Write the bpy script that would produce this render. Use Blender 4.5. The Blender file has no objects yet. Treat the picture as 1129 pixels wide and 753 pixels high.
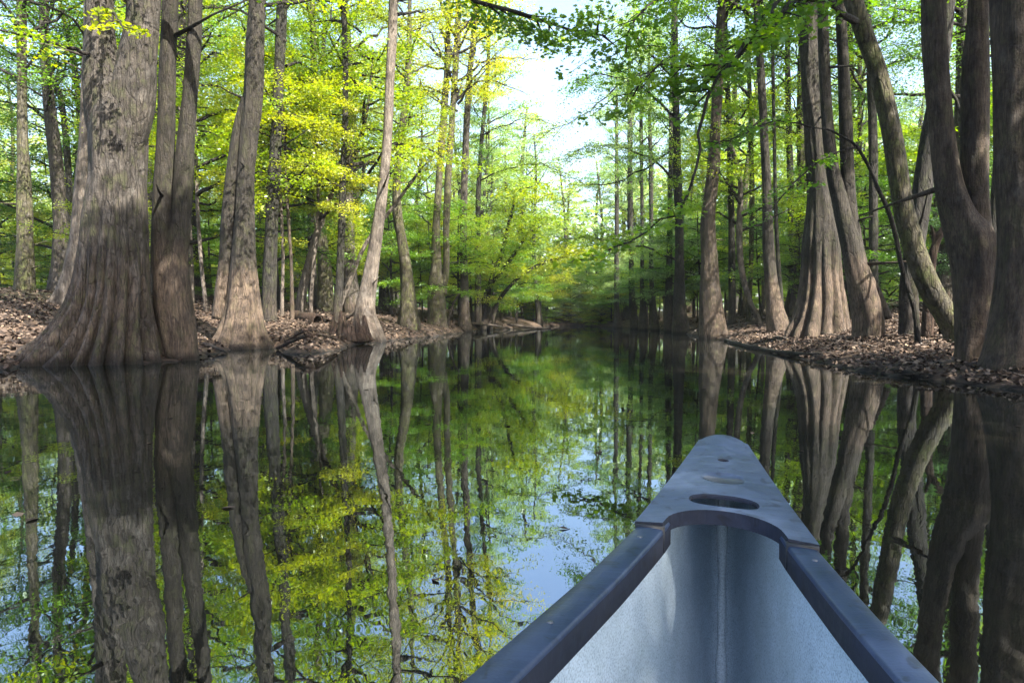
import bpy, math, random
import numpy as np
from mathutils import Vector, Matrix
from mathutils.geometry import delaunay_2d_cdt

random.seed(7)
rng = np.random.default_rng(11)
col = bpy.context.scene.collection
R = math.radians
FPX = 753.0; CX, CY = 564.5, 376.5
CAMZ = 0.8; PITCH = math.atan((376.5 - 352.0) / FPX)

def ray(px, py):
    a = (px - CX) / FPX; b = -(py - CY) / FPX
    c, s = math.cos(PITCH), math.sin(PITCH)
    return np.array([a, c + b * s, -s + b * c])

def at(px, py, D):
    """the world point that lies D metres ahead (along +Y) on the sight line of a photo pixel"""
    d = ray(px, py)
    return np.array([0, 0, CAMZ]) + d * (D / d[1])

def onwater(px, py):
    d = ray(px, py); t = -CAMZ / d[2]
    return d[:2] * t

# ------------------------------------------------------------------ river plan and terrain
LEFTB = [(-9.5, -300), (-9.0, -30), (-8.6, 0), (-7.8, 7)] + [tuple(onwater(x, y)) for x, y in
         [(-10, 411), (28, 403.5), (150, 401), (200, 399), (232, 391), (262, 382), (306, 384), (330, 391), (372, 386), (384, 381),
          (425, 376), (452, 373), (478, 371), (512, 366), (535, 363.8), (570, 362.4), (600, 360.8)]]
FAR = [(4.5, 80), (9.0, 82)]
RIGHTB = [tuple(onwater(x, y)) for x, y in [(672, 360.6), (705, 362), (740, 365), (775, 372), (800, 376), (846, 386),
          (906, 401), (986, 415), (1129, 431)]] + [(5.9, 4), (6.8, 0), (7.5, -30), (8.0, -300)]
RIVER = np.array(LEFTB + FAR + RIGHTB)

def inside(poly, x, y):
    x = np.asarray(x, float); y = np.asarray(y, float)
    r = np.zeros(x.shape, bool); n = len(poly)
    for i in range(n):
        x0, y0 = poly[i]; x1, y1 = poly[(i + 1) % n]
        if y0 == y1: continue
        c = ((y0 > y) != (y1 > y)) & (x < (x1 - x0) * (y - y0) / (y1 - y0) + x0)
        r ^= c
    return r

def shore(x, y):
    """signed distance to the shoreline, positive on land"""
    x = np.asarray(x, float); y = np.asarray(y, float)
    best = np.full(x.shape, 1e9); n = len(RIVER)
    for i in range(n - 1):
        a, b = RIVER[i], RIVER[i + 1]; ab = b - a
        t = np.clip(((x - a[0]) * ab[0] + (y - a[1]) * ab[1]) / (ab @ ab), 0, 1)
        best = np.minimum(best, np.hypot(x - a[0] - t * ab[0], y - a[1] - t * ab[1]))
    return np.where(inside(RIVER, x, y), -best, best)

def wob(x, y):
    return (np.sin(x * .9 + 1.3 * np.sin(y * .37)) * np.cos(y * .71 + .8 * np.sin(x * .53)) * .5
            + np.sin(x * 2.3 + y * 1.1 + 2 * np.sin(y * .9)) * .22 + np.sin(x * 4.9 - y * 3.7 + 1.5 * np.sin(x * 2.1)) * .12)

def terr(x, y):
    x = np.asarray(x, float); y = np.asarray(y, float)
    s = shore(x, y) + .22 * wob(x * 1.7 + 5, y * 1.7) + .12 * np.sin(x * 3.9 + y * 5.3)
    hi = np.where(x < 0, 1.5, 1.35)
    sp = np.maximum(s, 0)
    hb = np.where(x < 1, np.interp(y, [10, 16, 24, 90], [.14, .22, .46, .6]), np.interp(y, [14, 26, 40, 90], [.16, .28, .5, .6]))
    land = hb * (1 - np.exp(-sp / (.3 + hb * .8))) + hi * (1 - np.exp(-(sp / 7.0) ** 1.6)) + .13 * wob(x, y) * (1 - np.exp(-sp / 2.5))
    bed = -.9 * (1 - np.exp(np.minimum(s, 0) / 1.1))
    return np.where(s > 0, np.maximum(land, .01 + .02 * np.minimum(sp, 1)), bed)

# ------------------------------------------------------------------ mesh helpers
def mesh_from(name, V, F, attr=None, smooth=False):
    """F: list of arrays (n x k) of vertex indices"""
    me = bpy.data.meshes.new(name)
    V = np.asarray(V, np.float32)
    if not isinstance(F, list): F = [F]
    F = [np.asarray(f, np.int32) for f in F if len(f)]
    me.vertices.add(len(V)); me.vertices.foreach_set('co', V.ravel())
    lv = np.concatenate([f.ravel() for f in F])
    tot = np.concatenate([np.full(len(f), f.shape[1], np.int32) for f in F])
    st = np.concatenate([[0], np.cumsum(tot)[:-1]]).astype(np.int32)
    me.loops.add(len(lv)); me.loops.foreach_set('vertex_index', lv)
    me.polygons.add(len(tot)); me.polygons.foreach_set('loop_start', st); me.polygons.foreach_set('loop_total', tot)
    me.update(calc_edges=True)
    if smooth: me.polygons.foreach_set('use_smooth', np.ones(len(tot), bool))
    if attr is not None:
        a = me.attributes.new('lv', 'FLOAT', 'FACE'); a.data.foreach_set('value', np.asarray(attr, np.float32))
    me.validate(); me.update()
    return me

def link(name, me, mats, parent=None, loc=(0, 0, 0)):
    if not isinstance(mats, (list, tuple)): mats = [mats]
    for m in mats:
        if len(me.materials) < len(mats): me.materials.append(m)
    o = bpy.data.objects.new(name, me); col.objects.link(o); o.location = loc
    if parent is not None: o.parent = parent
    return o

def tag(o, label=None, cat=None, group=None, kind=None):
    if label: o['label'] = label
    if cat: o['category'] = cat
    if group: o['group'] = group
    if kind: o['kind'] = kind
    return o

def empty(name, loc, label=None, cat=None, group=None):
    o = bpy.data.objects.new(name, None); col.objects.link(o)
    o.empty_display_size = .2; o.location = loc
    return tag(o, label, cat, group)

class Geo:
    def __init__(s): s.V = []; s.Q = []; s.A = []; s.n = 0
    def add(s, V, Q, A=None):
        s.V.append(V); s.Q.append(np.asarray(Q) + s.n); s.n += len(V)
        s.A.append(np.zeros(len(Q)) if A is None else A)
    def mesh(s, name, smooth=False, attr=False, off=None):
        V = np.concatenate(s.V)
        if off is not None: V = V - np.asarray(off)
        return mesh_from(name, V, np.concatenate(s.Q), np.concatenate(s.A) if attr else None, smooth)

def smooth_path(P, n):
    """Catmull-Rom through rows of P (any columns)"""
    P = np.asarray(P, float)
    if len(P) == 2: return P[0] + (P[1] - P[0]) * np.linspace(0, 1, n)[:, None]
    seg = np.concatenate([[0], np.cumsum(np.linalg.norm(np.diff(P[:, :3], axis=0), axis=1) + 1e-6)])
    E = np.vstack([2 * P[0] - P[1], P, 2 * P[-1] - P[-2]])
    out = []
    for t in np.linspace(0, seg[-1], n):
        i = min(max(np.searchsorted(seg, t) - 1, 0), len(P) - 2)
        u = (t - seg[i]) / (seg[i + 1] - seg[i])
        p0, p1, p2, p3 = E[i], E[i + 1], E[i + 2], E[i + 3]
        out.append(.5 * ((2 * p1) + (-p0 + p2) * u + (2 * p0 - 5 * p1 + 4 * p2 - p3) * u * u + (-p0 + 3 * p1 - 3 * p2 + p3) * u ** 3))
    return np.array(out)

def tube(g, P, rad, sides=6, upright=False, rfun=None, cap=True):
    P = np.asarray(P, float); n = len(P); rad = np.broadcast_to(np.asarray(rad, float), (n,))
    T = np.gradient(P, axis=0); T /= np.linalg.norm(T, axis=1)[:, None] + 1e-9
    th = np.arange(sides) * 2 * math.pi / sides
    rings = []
    if upright:
        for i in range(n):
            X = np.array([1., 0, 0]); t = T[i]; t = t if t[2] > 0 else -t
            X = X - t * (X @ t) * .8; X /= np.linalg.norm(X); Y = np.cross(t, X); Y /= np.linalg.norm(Y)
            r = rad[i] * (rfun(th, P[i][2], i) if rfun else 1.0)
            rings.append(P[i] + (np.cos(th) * r)[:, None] * X + (np.sin(th) * r)[:, None] * Y)
    else:
        X = np.cross(T[0], [0.3, 0.2, 1.0]); X /= np.linalg.norm(X) + 1e-9
        for i in range(n):
            X = X - T[i] * (X @ T[i]); X /= np.linalg.norm(X) + 1e-9; Y = np.cross(T[i], X)
            r = rad[i] * (rfun(th, 0, i) if rfun else 1.0)
            rings.append(P[i] + (np.cos(th) * r)[:, None] * X + (np.sin(th) * r)[:, None] * Y)
    V = np.concatenate(rings)
    i = np.arange(n - 1)[:, None] * sides; j = np.arange(sides)[None, :]; k = (j + 1) % sides
    Q = np.stack([i + j, i + k, i + sides + k, i + sides + j], -1).reshape(-1, 4)
    if cap:
        c0 = len(V); V = np.vstack([V, P[-1], P[0]]); e = (n - 1) * sides
        jj = np.arange(0, sides, 1)
        Q = np.vstack([Q, np.stack([e + jj, e + (jj + 1) % sides, np.full(sides, c0), np.full(sides, c0)], -1)[:0]])
        if sides % 2 == 0:
            h = np.arange(0, sides, 2)
            Q = np.vstack([Q, np.stack([e + h, e + (h + 1) % sides, e + (h + 2) % sides, np.full(len(h), c0)], -1),
                           np.stack([(h + 2) % sides, (h + 1) % sides, h, np.full(len(h), c0 + 1)], -1)])
    g.add(V, Q)

def leaves(g, C, size, flat=.45, lobed=False, aspect=.62, base=None):
    """small leaf faces at the rows of C"""
    n = len(C)
    N = rng.normal(size=(n, 3)) * flat; N[:, 2] += 1; N /= np.linalg.norm(N, axis=1)[:, None]
    a = rng.uniform(0, 2 * math.pi, n)
    D = np.stack([np.cos(a), np.sin(a), np.zeros(n)], 1); D -= N * (D * N).sum(1)[:, None]
    D /= np.linalg.norm(D, axis=1)[:, None]; S = np.cross(N, D)
    L = size * rng.uniform(.6, 1.25, n)[:, None]; W = L * aspect
    if lobed:
        pts = [(0, 0), (.22, .30), (.18, .62), (.48, .40), (.62, .30), (.60, .10), (1, 0)]
        out = [(0, 0, 0)]
        prof = [(-.5, 0), (-.28, .42), (-.02, .2), (.16, .46), (.22, .16), (.52, 0)]
        ring = prof + [(x, -y) for x, y in prof[-2:0:-1]]
        V = np.stack([C + D * L * x + S * L * y + N * L * (.10 * abs(y)) for x, y in ring], 1)
        # ring 0..9 -> quads across the midrib
        idx = [(0, 1, 2, 8), (0, 8, 9, 9)]
        m = len(ring)
        quads = np.array([[0, 1, 2, 8], [8, 2, 5, 5], [2, 3, 4, 5], [5, 6, 7, 8]])
        quads = np.array([[0, 1, 2, 8], [0, 8, 9, 9]])
        Q = np.array([[0, 1, 2, 5], [2, 3, 4, 5], [0, 5, 8, 9], [5, 6, 7, 8]])
        b = (np.arange(n) * m)[:, None, None]
        g.add(V.reshape(-1, 3), (Q[None] + b).reshape(-1, 4), np.repeat(rng.uniform(0, 1, n) if base is None else base, 4))
    else:
        V = np.stack([C - D * L * .5, C + S * W * .5 - D * L * .05, C + D * L * .5 - N * L * .12, C - S * W * .5 - D * L * .05], 1)
        b = (np.arange(n) * 4)[:, None]
        g.add(V.reshape(-1, 3), np.arange(4)[None] + b, rng.uniform(0, 1, n) if base is None else base)

def spray(g, c, r, n, size, thick=.18, lobed=False, tone=None):
    a = rng.uniform(0, 2 * math.pi, n); q = np.sqrt(rng.uniform(0, 1, n)) * r
    C = np.stack([np.cos(a) * q, np.sin(a) * q, rng.normal(size=n) * thick * r - .25 * q * q / max(r, .1)], 1) + c
    t = rng.uniform(0, 1) if tone is None else tone
    leaves(g, C, size, lobed=lobed, base=np.clip(t * .55 + rng.uniform(0, .45, n), 0, 1))

def bough(gl, gf, P, r0, r1, lsize, nsub=8, sublen=1.2, per=45, start=.3, lobed=False, sides=6, down=.1, spr=.42):
    """a limb along P with side twigs and leaf sprays"""
    P = np.asarray(P, float); S = smooth_path(P, 14); k = len(S)
    S[1:-1] += rng.normal(size=(k - 2, 3)) * np.linalg.norm(S[-1] - S[0]) * .008
    tube(gl, S, np.linspace(r0, r1, k), sides)
    for j in range(nsub):
        u = start + (1 - start) * (j + rng.uniform(0, 1)) / nsub; i = min(int(u * (k - 1)), k - 2)
        p = S[i] + (S[i + 1] - S[i]) * (u * (k - 1) - i)
        t = S[i + 1] - S[i]; t /= np.linalg.norm(t) + 1e-9
        d = np.array([-t[1], t[0], 0.0]) * rng.choice([-1, 1]) + t * rng.uniform(.2, 1.0) + np.array([0, 0, rng.uniform(-.35, .35)])
        d /= np.linalg.norm(d); L = sublen * rng.uniform(.5, 1.2)
        Q = np.array([p, p + d * L * .5 + rng.normal(size=3) * .06 * L, p + d * L + np.array([0, 0, -down * L])])
        tube(gl, Q, [max(r1 * .8, r0 * .25), r1 * .6, r1 * .3], 4, cap=False)
        tone = rng.uniform(0, 1)
        for f in (.45, .75, 1.05):
            spray(gf, p + (Q[2] - p) * f, spr * sublen * rng.uniform(.6, 1.1), per // 3, lsize, lobed=lobed, tone=tone)

# ------------------------------------------------------------------ materials
def mat(name):
    m = bpy.data.materials.new(name); m.use_nodes = True
    nt = m.node_tree; nt.nodes.clear()
    return m, nt, nt.nodes, nt.links

def node(N, t, **k):
    n = N.new(t)
    for a, v in k.items(): setattr(n, a, v)
    return n

def ramp(N, stops):
    r = N.new('ShaderNodeValToRGB'); e = r.color_ramp.elements
    while len(e) < len(stops): e.new(.5)
    for i, (p, c) in enumerate(stops):
        e[i].position = p; e[i].color = (*c, 1) if len(c) == 3 else c
    return r

def leaf_mat(name, stops, trans=.52, objw=.35, bright=1.0, gloss=.05):
    m, nt, N, L = mat(name)
    at_ = node(N, 'ShaderNodeAttribute', attribute_name='lv'); oi = N.new('ShaderNodeObjectInfo')
    mx = node(N, 'ShaderNodeMix', data_type='FLOAT'); mx.inputs[0].default_value = objw
    L.new(at_.outputs['Fac'], mx.inputs[2]); L.new(oi.outputs['Random'], mx.inputs[3])
    rp = ramp(N, stops); L.new(mx.outputs[0], rp.inputs[0])
    d = N.new('ShaderNodeBsdfDiffuse'); t = N.new('ShaderNodeBsdfTranslucent'); g = N.new('ShaderNodeBsdfGlossy')
    hs = N.new('ShaderNodeHueSaturation'); hs.inputs['Value'].default_value = bright * 1.6; hs.inputs['Saturation'].default_value = 1.1
    hs.inputs['Hue'].default_value = .49
    L.new(rp.outputs[0], hs.inputs['Color']); L.new(rp.outputs[0], d.inputs[0]); L.new(hs.outputs[0], t.inputs[0])
    a = N.new('ShaderNodeMixShader'); a.inputs[0].default_value = trans
    L.new(d.outputs[0], a.inputs[1]); L.new(t.outputs[0], a.inputs[2])
    g.inputs['Roughness'].default_value = .45; g.inputs[0].default_value = (.9, .95, 1, 1)
    b = N.new('ShaderNodeMixShader'); b.inputs[0].default_value = gloss
    L.new(a.outputs[0], b.inputs[1]); L.new(g.outputs[0], b.inputs[2])
    o = N.new('ShaderNodeOutputMaterial'); L.new(b.outputs[0], o.inputs[0])
    return m

LEAF = {
 'green': leaf_mat('green leaves', [(0, (.022, .07, .010)), (.45, (.085, .19, .018)), (1, (.20, .31, .03))]),
 'lime': leaf_mat('lime leaves', [(0, (.045, .11, .012)), (.45, (.18, .29, .022)), (.9, (.31, .34, .03)), (1, (.42, .28, .04))]),
 'yellow': leaf_mat('yellowing leaves', [(0, (.08, .14, .015)), (.5, (.25, .30, .025)), (.88, (.40, .38, .04)), (1, (.46, .28, .05))]),
 'dark': leaf_mat('deep green leaves', [(0, (.025, .065, .02)), (.6, (.06, .13, .03)), (1, (.12, .19, .04))]),
 'blue': leaf_mat('haze tinted bluish leaves', [(0, (.06, .13, .055)), (.5, (.19, .29, .09)), (1, (.32, .40, .12))]),  # distance haze put into the leaf colour, paler and bluer
}

def bark_mat(name, lo, hi, flood=2.0, lichen=.35, moss=.15, wet=True, streak=1.0, crack=.75):
    m, nt, N, L = mat(name)
    geo = N.new('ShaderNodeNewGeometry')
    mp = N.new('ShaderNodeMapping'); mp.inputs['Scale'].default_value = (1, 1, .17); L.new(geo.outputs['Position'], mp.inputs[0])
    n1 = N.new('ShaderNodeTexNoise'); n1.inputs['Scale'].default_value = 17 * streak; n1.inputs['Detail'].default_value = 9; n1.inputs['Roughness'].default_value = .72
    L.new(mp.outputs[0], n1.inputs['Vector'])
    n2 = N.new('ShaderNodeTexNoise'); n2.inputs['Scale'].default_value = 2.2; n2.inputs['Detail'].default_value = 5; n2.inputs['Roughness'].default_value = .6
    L.new(geo.outputs['Position'], n2.inputs['Vector'])
    n3 = N.new('ShaderNodeTexNoise'); n3.inputs['Scale'].default_value = 34; n3.inputs['Detail'].default_value = 4
    L.new(geo.outputs['Position'], n3.inputs['Vector'])
    sep = N.new('ShaderNodeSeparateXYZ'); L.new(geo.outputs['Position'], sep.inputs[0])
    # flood line height with ragged edge
    ad = node(N, 'ShaderNodeMath', operation='MULTIPLY_ADD'); L.new(n2.outputs[0], ad.inputs[0]); ad.inputs[1].default_value = 1.6; L.new(sep.outputs[2], ad.inputs[2])
    mr = N.new('ShaderNodeMapRange'); mr.interpolation_type = 'SMOOTHSTEP'; L.new(ad.outputs[0], mr.inputs[0])
    mr.inputs[1].default_value = flood + .45; mr.inputs[2].default_value = flood + 1.15
    c1 = N.new('ShaderNodeMix'); c1.data_type = 'RGBA'; L.new(mr.outputs[0], c1.inputs[0])
    c1.inputs[6].default_value = (*lo, 1); c1.inputs[7].default_value = (*hi, 1)
    # streaky variation
    r1 = ramp(N, [(.3, (.30, .28, .27)), (.5, (.95, .95, .95)), (.70, (1.6, 1.57, 1.5))]); L.new(n1.outputs[0], r1.inputs[0])
    c2 = N.new('ShaderNodeMix'); c2.data_type = 'RGBA'; c2.blend_type = 'MULTIPLY'; c2.inputs[0].default_value = .85
    L.new(c1.outputs[2], c2.inputs[6]); L.new(r1.outputs[0], c2.inputs[7])
    r2 = ramp(N, [(.36, (.45, .43, .43)), (.62, (1.3, 1.28, 1.24))]); L.new(n2.outputs[0], r2.inputs[0])
    c3 = N.new('ShaderNodeMix'); c3.data_type = 'RGBA'; c3.blend_type = 'MULTIPLY'; c3.inputs[0].default_value = .8
    L.new(c2.outputs[2], c3.inputs[6]); L.new(r2.outputs[0], c3.inputs[7])
    # fibrous strips and furrows
    mpf = N.new('ShaderNodeMapping'); mpf.inputs['Scale'].default_value = (1, 1, .09); L.new(geo.outputs['Position'], mpf.inputs[0])
    nf_ = N.new('ShaderNodeTexNoise'); nf_.inputs['Scale'].default_value = 52 * streak; nf_.inputs['Detail'].default_value = 4; nf_.inputs['Roughness'].default_value = .8; L.new(mpf.outputs[0], nf_.inputs['Vector'])
    rf_ = ramp(N, [(.34, (.42, .41, .40)), (.5, (1, 1, 1)), (.66, (1.6, 1.58, 1.52))]); L.new(nf_.outputs[0], rf_.inputs[0])
    vf = N.new('ShaderNodeTexVoronoi'); vf.feature = 'DISTANCE_TO_EDGE'; vf.inputs['Scale'].default_value = 13 * streak
    mpv = N.new('ShaderNodeMapping'); mpv.inputs['Scale'].default_value = (1, 1, .16); L.new(geo.outputs['Position'], mpv.inputs[0])
    dst = N.new('ShaderNodeMix'); dst.data_type = 'RGBA'; dst.inputs[0].default_value = .06; L.new(mpv.outputs[0], dst.inputs[6]); L.new(n2.outputs[1], dst.inputs[7]); L.new(dst.outputs[2], vf.inputs['Vector'])
    rv = ramp(N, [(0, (.38, .36, .35)), (.09, (1, 1, 1))]); L.new(vf.outputs[0], rv.inputs[0])
    cf = N.new('ShaderNodeMix'); cf.data_type = 'RGBA'; cf.blend_type = 'MULTIPLY'; cf.inputs[0].default_value = .9; L.new(c3.outputs[2], cf.inputs[6]); L.new(rf_.outputs[0], cf.inputs[7])
    cv_ = N.new('ShaderNodeMix'); cv_.data_type = 'RGBA'; cv_.blend_type = 'MULTIPLY'; cv_.inputs[0].default_value = crack; L.new(cf.outputs[2], cv_.inputs[6]); L.new(rv.outputs[0], cv_.inputs[7])
    c3 = cv_
    # lichen blotches
    n4 = N.new('ShaderNodeTexNoise'); n4.inputs['Scale'].default_value = 5.5; n4.inputs['Detail'].default_value = 8; n4.inputs['Roughness'].default_value = .7
    mp4 = N.new('ShaderNodeMapping'); mp4.inputs['Location'].default_value = (7, 3, 9); mp4.inputs['Scale'].default_value = (1, 1, .6)
    L.new(geo.outputs['Position'], mp4.inputs[0]); L.new(mp4.outputs[0], n4.inputs['Vector'])
    r4 = ramp(N, [(.50, (0, 0, 0)), (.74, (lichen, lichen, lichen))]); L.new(n4.outputs[0], r4.inputs[0])
    c4 = N.new('ShaderNodeMix'); c4.data_type = 'RGBA'; L.new(r4.outputs[0], c4.inputs[0]); L.new(c3.outputs[2], c4.inputs[6]); c4.inputs[7].default_value = (.26, .245, .22, 1)
    # moss
    r5 = ramp(N, [(.36, (moss, moss, moss)), (.5, (0, 0, 0))]); L.new(n4.outputs[0], r5.inputs[0])
    c5 = N.new('ShaderNodeMix'); c5.data_type = 'RGBA'; L.new(r5.outputs[0], c5.inputs[0]); L.new(c4.outputs[2], c5.inputs[6]); c5.inputs[7].default_value = (.12, .14, .05, 1)
    # wet foot
    mw = N.new('ShaderNodeMapRange'); L.new(sep.outputs[2], mw.inputs[0]); mw.inputs[1].default_value = .05; mw.inputs[2].default_value = .20
    mw.inputs[3].default_value = .22; mw.inputs[4].default_value = 1
    c6 = N.new('ShaderNodeMix'); c6.data_type = 'RGBA'; c6.blend_type = 'MULTIPLY'; c6.inputs[0].default_value = 1 if wet else 0
    L.new(c5.outputs[2], c6.inputs[6]); L.new(mw.outputs[0], c6.inputs[7])
    bs = N.new('ShaderNodeBsdfPrincipled'); bs.inputs['Roughness'].default_value = .85; bs.inputs['Specular IOR Level'].default_value = .25
    L.new(c6.outputs[2], bs.inputs['Base Color'])
    b1 = N.new('ShaderNodeBump'); b1.inputs['Strength'].default_value = 1; b1.inputs['Distance'].default_value = .07; L.new(n1.outputs[0], b1.inputs['Height'])
    b2 = N.new('ShaderNodeBump'); b2.inputs['Strength'].default_value = .7; b2.inputs['Distance'].default_value = .02; L.new(n3.outputs[0], b2.inputs['Height'])
    b3 = N.new('ShaderNodeBump'); b3.inputs['Strength'].default_value = min(1, crack * 1.2); b3.inputs['Distance'].default_value = .03; L.new(rv.outputs[0], b3.inputs['Height'])
    L.new(b1.outputs[0], b2.inputs['Normal']); L.new(b2.outputs[0], b3.inputs['Normal']); L.new(b3.outputs[0], bs.inputs['Normal'])
    o = N.new('ShaderNodeOutputMaterial'); L.new(bs.outputs[0], o.inputs[0])
    return m

BARK = {
 'cypress': bark_mat('cypress bark', (0.054, 0.041, 0.033), (0.043, 0.037, 0.032), 1.9, .30, .22),
 'tan': bark_mat('flood stained tupelo bark', (0.083, 0.062, 0.047), (0.024, 0.021, 0.017), 2.2, .12, .12, crack=.5),
 'brown': bark_mat('ruddy smooth bark', (0.063, 0.046, 0.034), (0.048, 0.037, 0.028), 1.3, .16, .14, streak=1.1, crack=.22),
 'pale': bark_mat('pale smooth bark', (0.086, 0.070, 0.058), (0.112, 0.096, 0.082), 1.4, .4, .03, crack=.3),
 'dark': bark_mat('dark bark', (0.037, 0.030, 0.025), (0.019, 0.018, 0.016), 1.6, .14, .2),
 'mossy': bark_mat('mossy mottled bark', (0.061, 0.048, 0.036), (0.054, 0.049, 0.029), .8, .35, .6),
 'twig': bark_mat('twig bark', (0.022, 0.019, 0.016), (0.022, 0.019, 0.017), 1., .1, .1, wet=False),
 'rot': bark_mat('rotten wood', (0.036, 0.022, 0.016), (0.036, 0.022, 0.016), 1., .05, .1, wet=False),
 'drift': bark_mat('bleached driftwood', (0.115, 0.097, 0.083), (0.122, 0.104, 0.086), 1., .2, 0),
}

def ground_mat():
    m, nt, N, L = mat('leaf covered mud')
    geo = N.new('ShaderNodeNewGeometry')
    v = N.new('ShaderNodeTexVoronoi'); v.inputs['Scale'].default_value = 11; L.new(geo.outputs['Position'], v.inputs['Vector'])
    sepc = N.new('ShaderNodeSeparateColor'); L.new(v.outputs['Color'], sepc.inputs[0])
    r = ramp(N, [(0, (.016, .012, .010)), (.35, (.036, .026, .020)), (.6, (.06, .042, .031)), (.82, (.09, .064, .047)), (1, (.14, .10, .075))]); L.new(sepc.outputs[0], r.inputs[0])
    n = N.new('ShaderNodeTexNoise'); n.inputs['Scale'].default_value = .9; n.inputs['Detail'].default_value = 6; L.new(geo.outputs['Position'], n.inputs['Vector'])
    r2 = ramp(N, [(.38, (.5, .45, .42)), (.6, (1.1, 1.05, 1))]); L.new(n.outputs[0], r2.inputs[0])
    c = N.new('ShaderNodeMix'); c.data_type = 'RGBA'; c.blend_type = 'MULTIPLY'; c.inputs[0].default_value = 1; L.new(r.outputs[0], c.inputs[6]); L.new(r2.outputs[0], c.inputs[7])
    sep = N.new('ShaderNodeSeparateXYZ'); L.new(geo.outputs['Position'], sep.inputs[0])
    mw = N.new('ShaderNodeMapRange'); L.new(sep.outputs[2], mw.inputs[0]); mw.inputs[1].default_value = .01; mw.inputs[2].default_value = .09; mw.inputs[3].default_value = .3
    c2 = N.new('ShaderNodeMix'); c2.data_type = 'RGBA'; c2.blend_type = 'MULTIPLY'; c2.inputs[0].default_value = 1; L.new(c.outputs[2], c2.inputs[6]); L.new(mw.outputs[0], c2.inputs[7])
    # green ground plants in patches well back from the water
    n5 = N.new('ShaderNodeTexNoise'); n5.inputs['Scale'].default_value = .35; n5.inputs['Detail'].default_value = 3; L.new(geo.outputs['Position'], n5.inputs['Vector'])
    ax = node(N, 'ShaderNodeMath', operation='ABSOLUTE'); L.new(sep.outputs[0], ax.inputs[0])
    mg = N.new('ShaderNodeMapRange'); L.new(ax.outputs[0], mg.inputs[0]); mg.inputs[1].default_value = 14; mg.inputs[2].default_value = 22
    ml = node(N, 'ShaderNodeMath', operation='MULTIPLY'); L.new(mg.outputs[0], ml.inputs[0])
    rg = ramp(N, [(.45, (0, 0, 0)), (.6, (.8, .8, .8))]); L.new(n5.outputs[0], rg.inputs[0]); L.new(rg.outputs[0], ml.inputs[1])
    c3 = N.new('ShaderNodeMix'); c3.data_type = 'RGBA'; L.new(ml.outputs[0], c3.inputs[0]); L.new(c2.outputs[2], c3.inputs[6]); c3.inputs[7].default_value = (.07, .11, .03, 1)
    bs = N.new('ShaderNodeBsdfPrincipled'); bs.inputs['Roughness'].default_value = .8; bs.inputs['Specular IOR Level'].default_value = .3
    L.new(c3.outputs[2], bs.inputs['Base Color'])
    b = N.new('ShaderNodeBump'); b.inputs['Strength'].default_value = .9; b.inputs['Distance'].default_value = .05; L.new(sepc.outputs[1], b.inputs['Height'])
    n6 = N.new('ShaderNodeTexNoise'); n6.inputs['Scale'].default_value = 5; n6.inputs['Detail'].default_value = 6; L.new(geo.outputs['Position'], n6.inputs['Vector'])
    b2 = N.new('ShaderNodeBump'); b2.inputs['Strength'].default_value = .8; b2.inputs['Distance'].default_value = .12; L.new(n6.outputs[0], b2.inputs['Height'])
    L.new(b2.outputs[0], b.inputs['Normal']); L.new(b.outputs[0], bs.inputs['Normal'])
    o = N.new('ShaderNodeOutputMaterial'); L.new(bs.outputs[0], o.inputs[0])
    return m

def water_mat():
    m, nt, N, L = mat('dark still water')
    geo = N.new('ShaderNodeNewGeometry')
    mp = N.new('ShaderNodeMapping'); mp.inputs['Scale'].default_value = (1.0, .6, 1); L.new(geo.outputs['Position'], mp.inputs[0])
    n = N.new('ShaderNodeTexNoise'); n.inputs['Scale'].default_value = 2.6; n.inputs['Detail'].default_value = 4; n.inputs['Roughness'].default_value = .52; L.new(mp.outputs[0], n.inputs['Vector'])
    b = N.new('ShaderNodeBump'); b.inputs['Strength'].default_value = .075; b.inputs['Distance'].default_value = .02; L.new(n.outputs[0], b.inputs['Height'])
    g = N.new('ShaderNodeBsdfGlossy'); g.inputs['Roughness'].default_value = .012; g.inputs[0].default_value = (.82, .92, 1, 1)
    d = N.new('ShaderNodeBsdfDiffuse'); d.inputs[0].default_value = (.010, .009, .006, 1)
    fr = N.new('ShaderNodeFresnel'); fr.inputs[0].default_value = 3.9
    for x in (g, fr): L.new(b.outputs[0], x.inputs['Normal'])
    mx = N.new('ShaderNodeMixShader'); L.new(fr.outputs[0], mx.inputs[0]); L.new(d.outputs[0], mx.inputs[1]); L.new(g.outputs[0], mx.inputs[2])
    o = N.new('ShaderNodeOutputMaterial'); L.new(mx.outputs[0], o.inputs[0])
    return m

# ------------------------------------------------------------------ terrain
def grid_axis(lo, hi, a, b, da, n_out):
    mid = np.arange(a, b + 1e-6, da)
    left = a - (np.geomspace(1, abs(lo - a) + 1, n_out)[1:][::-1] - 1) ; right = b + (np.geomspace(1, hi - b + 1, n_out)[1:] - 1)
    return np.concatenate([left, mid, right])
gx = grid_axis(-420, 420, -26, 26, .22, 34); gy = grid_axis(-420, 520, 2, 56, .25, 40)
X, Y = np.meshgrid(gx, gy); Z = terr(X, Y)
Z = Z + np.where(Z > .1, .035 * np.sin(X * 7.1 + 3 * np.sin(Y * 2.7)) * np.sin(Y * 6.3 + 2 * np.sin(X * 3.1)), 0)
nx, ny = len(gx), len(gy)
ii = (np.arange(ny - 1)[:, None] * nx + np.arange(nx - 1)[None]).ravel()
ground = link('ground', mesh_from('ground', np.stack([X, Y, Z], -1).reshape(-1, 3), np.stack([ii, ii + 1, ii + nx + 1, ii + nx], -1), smooth=True), ground_mat())
tag(ground, 'brown leaf covered forest floor sloping to the river', None, None, 'structure')

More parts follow.
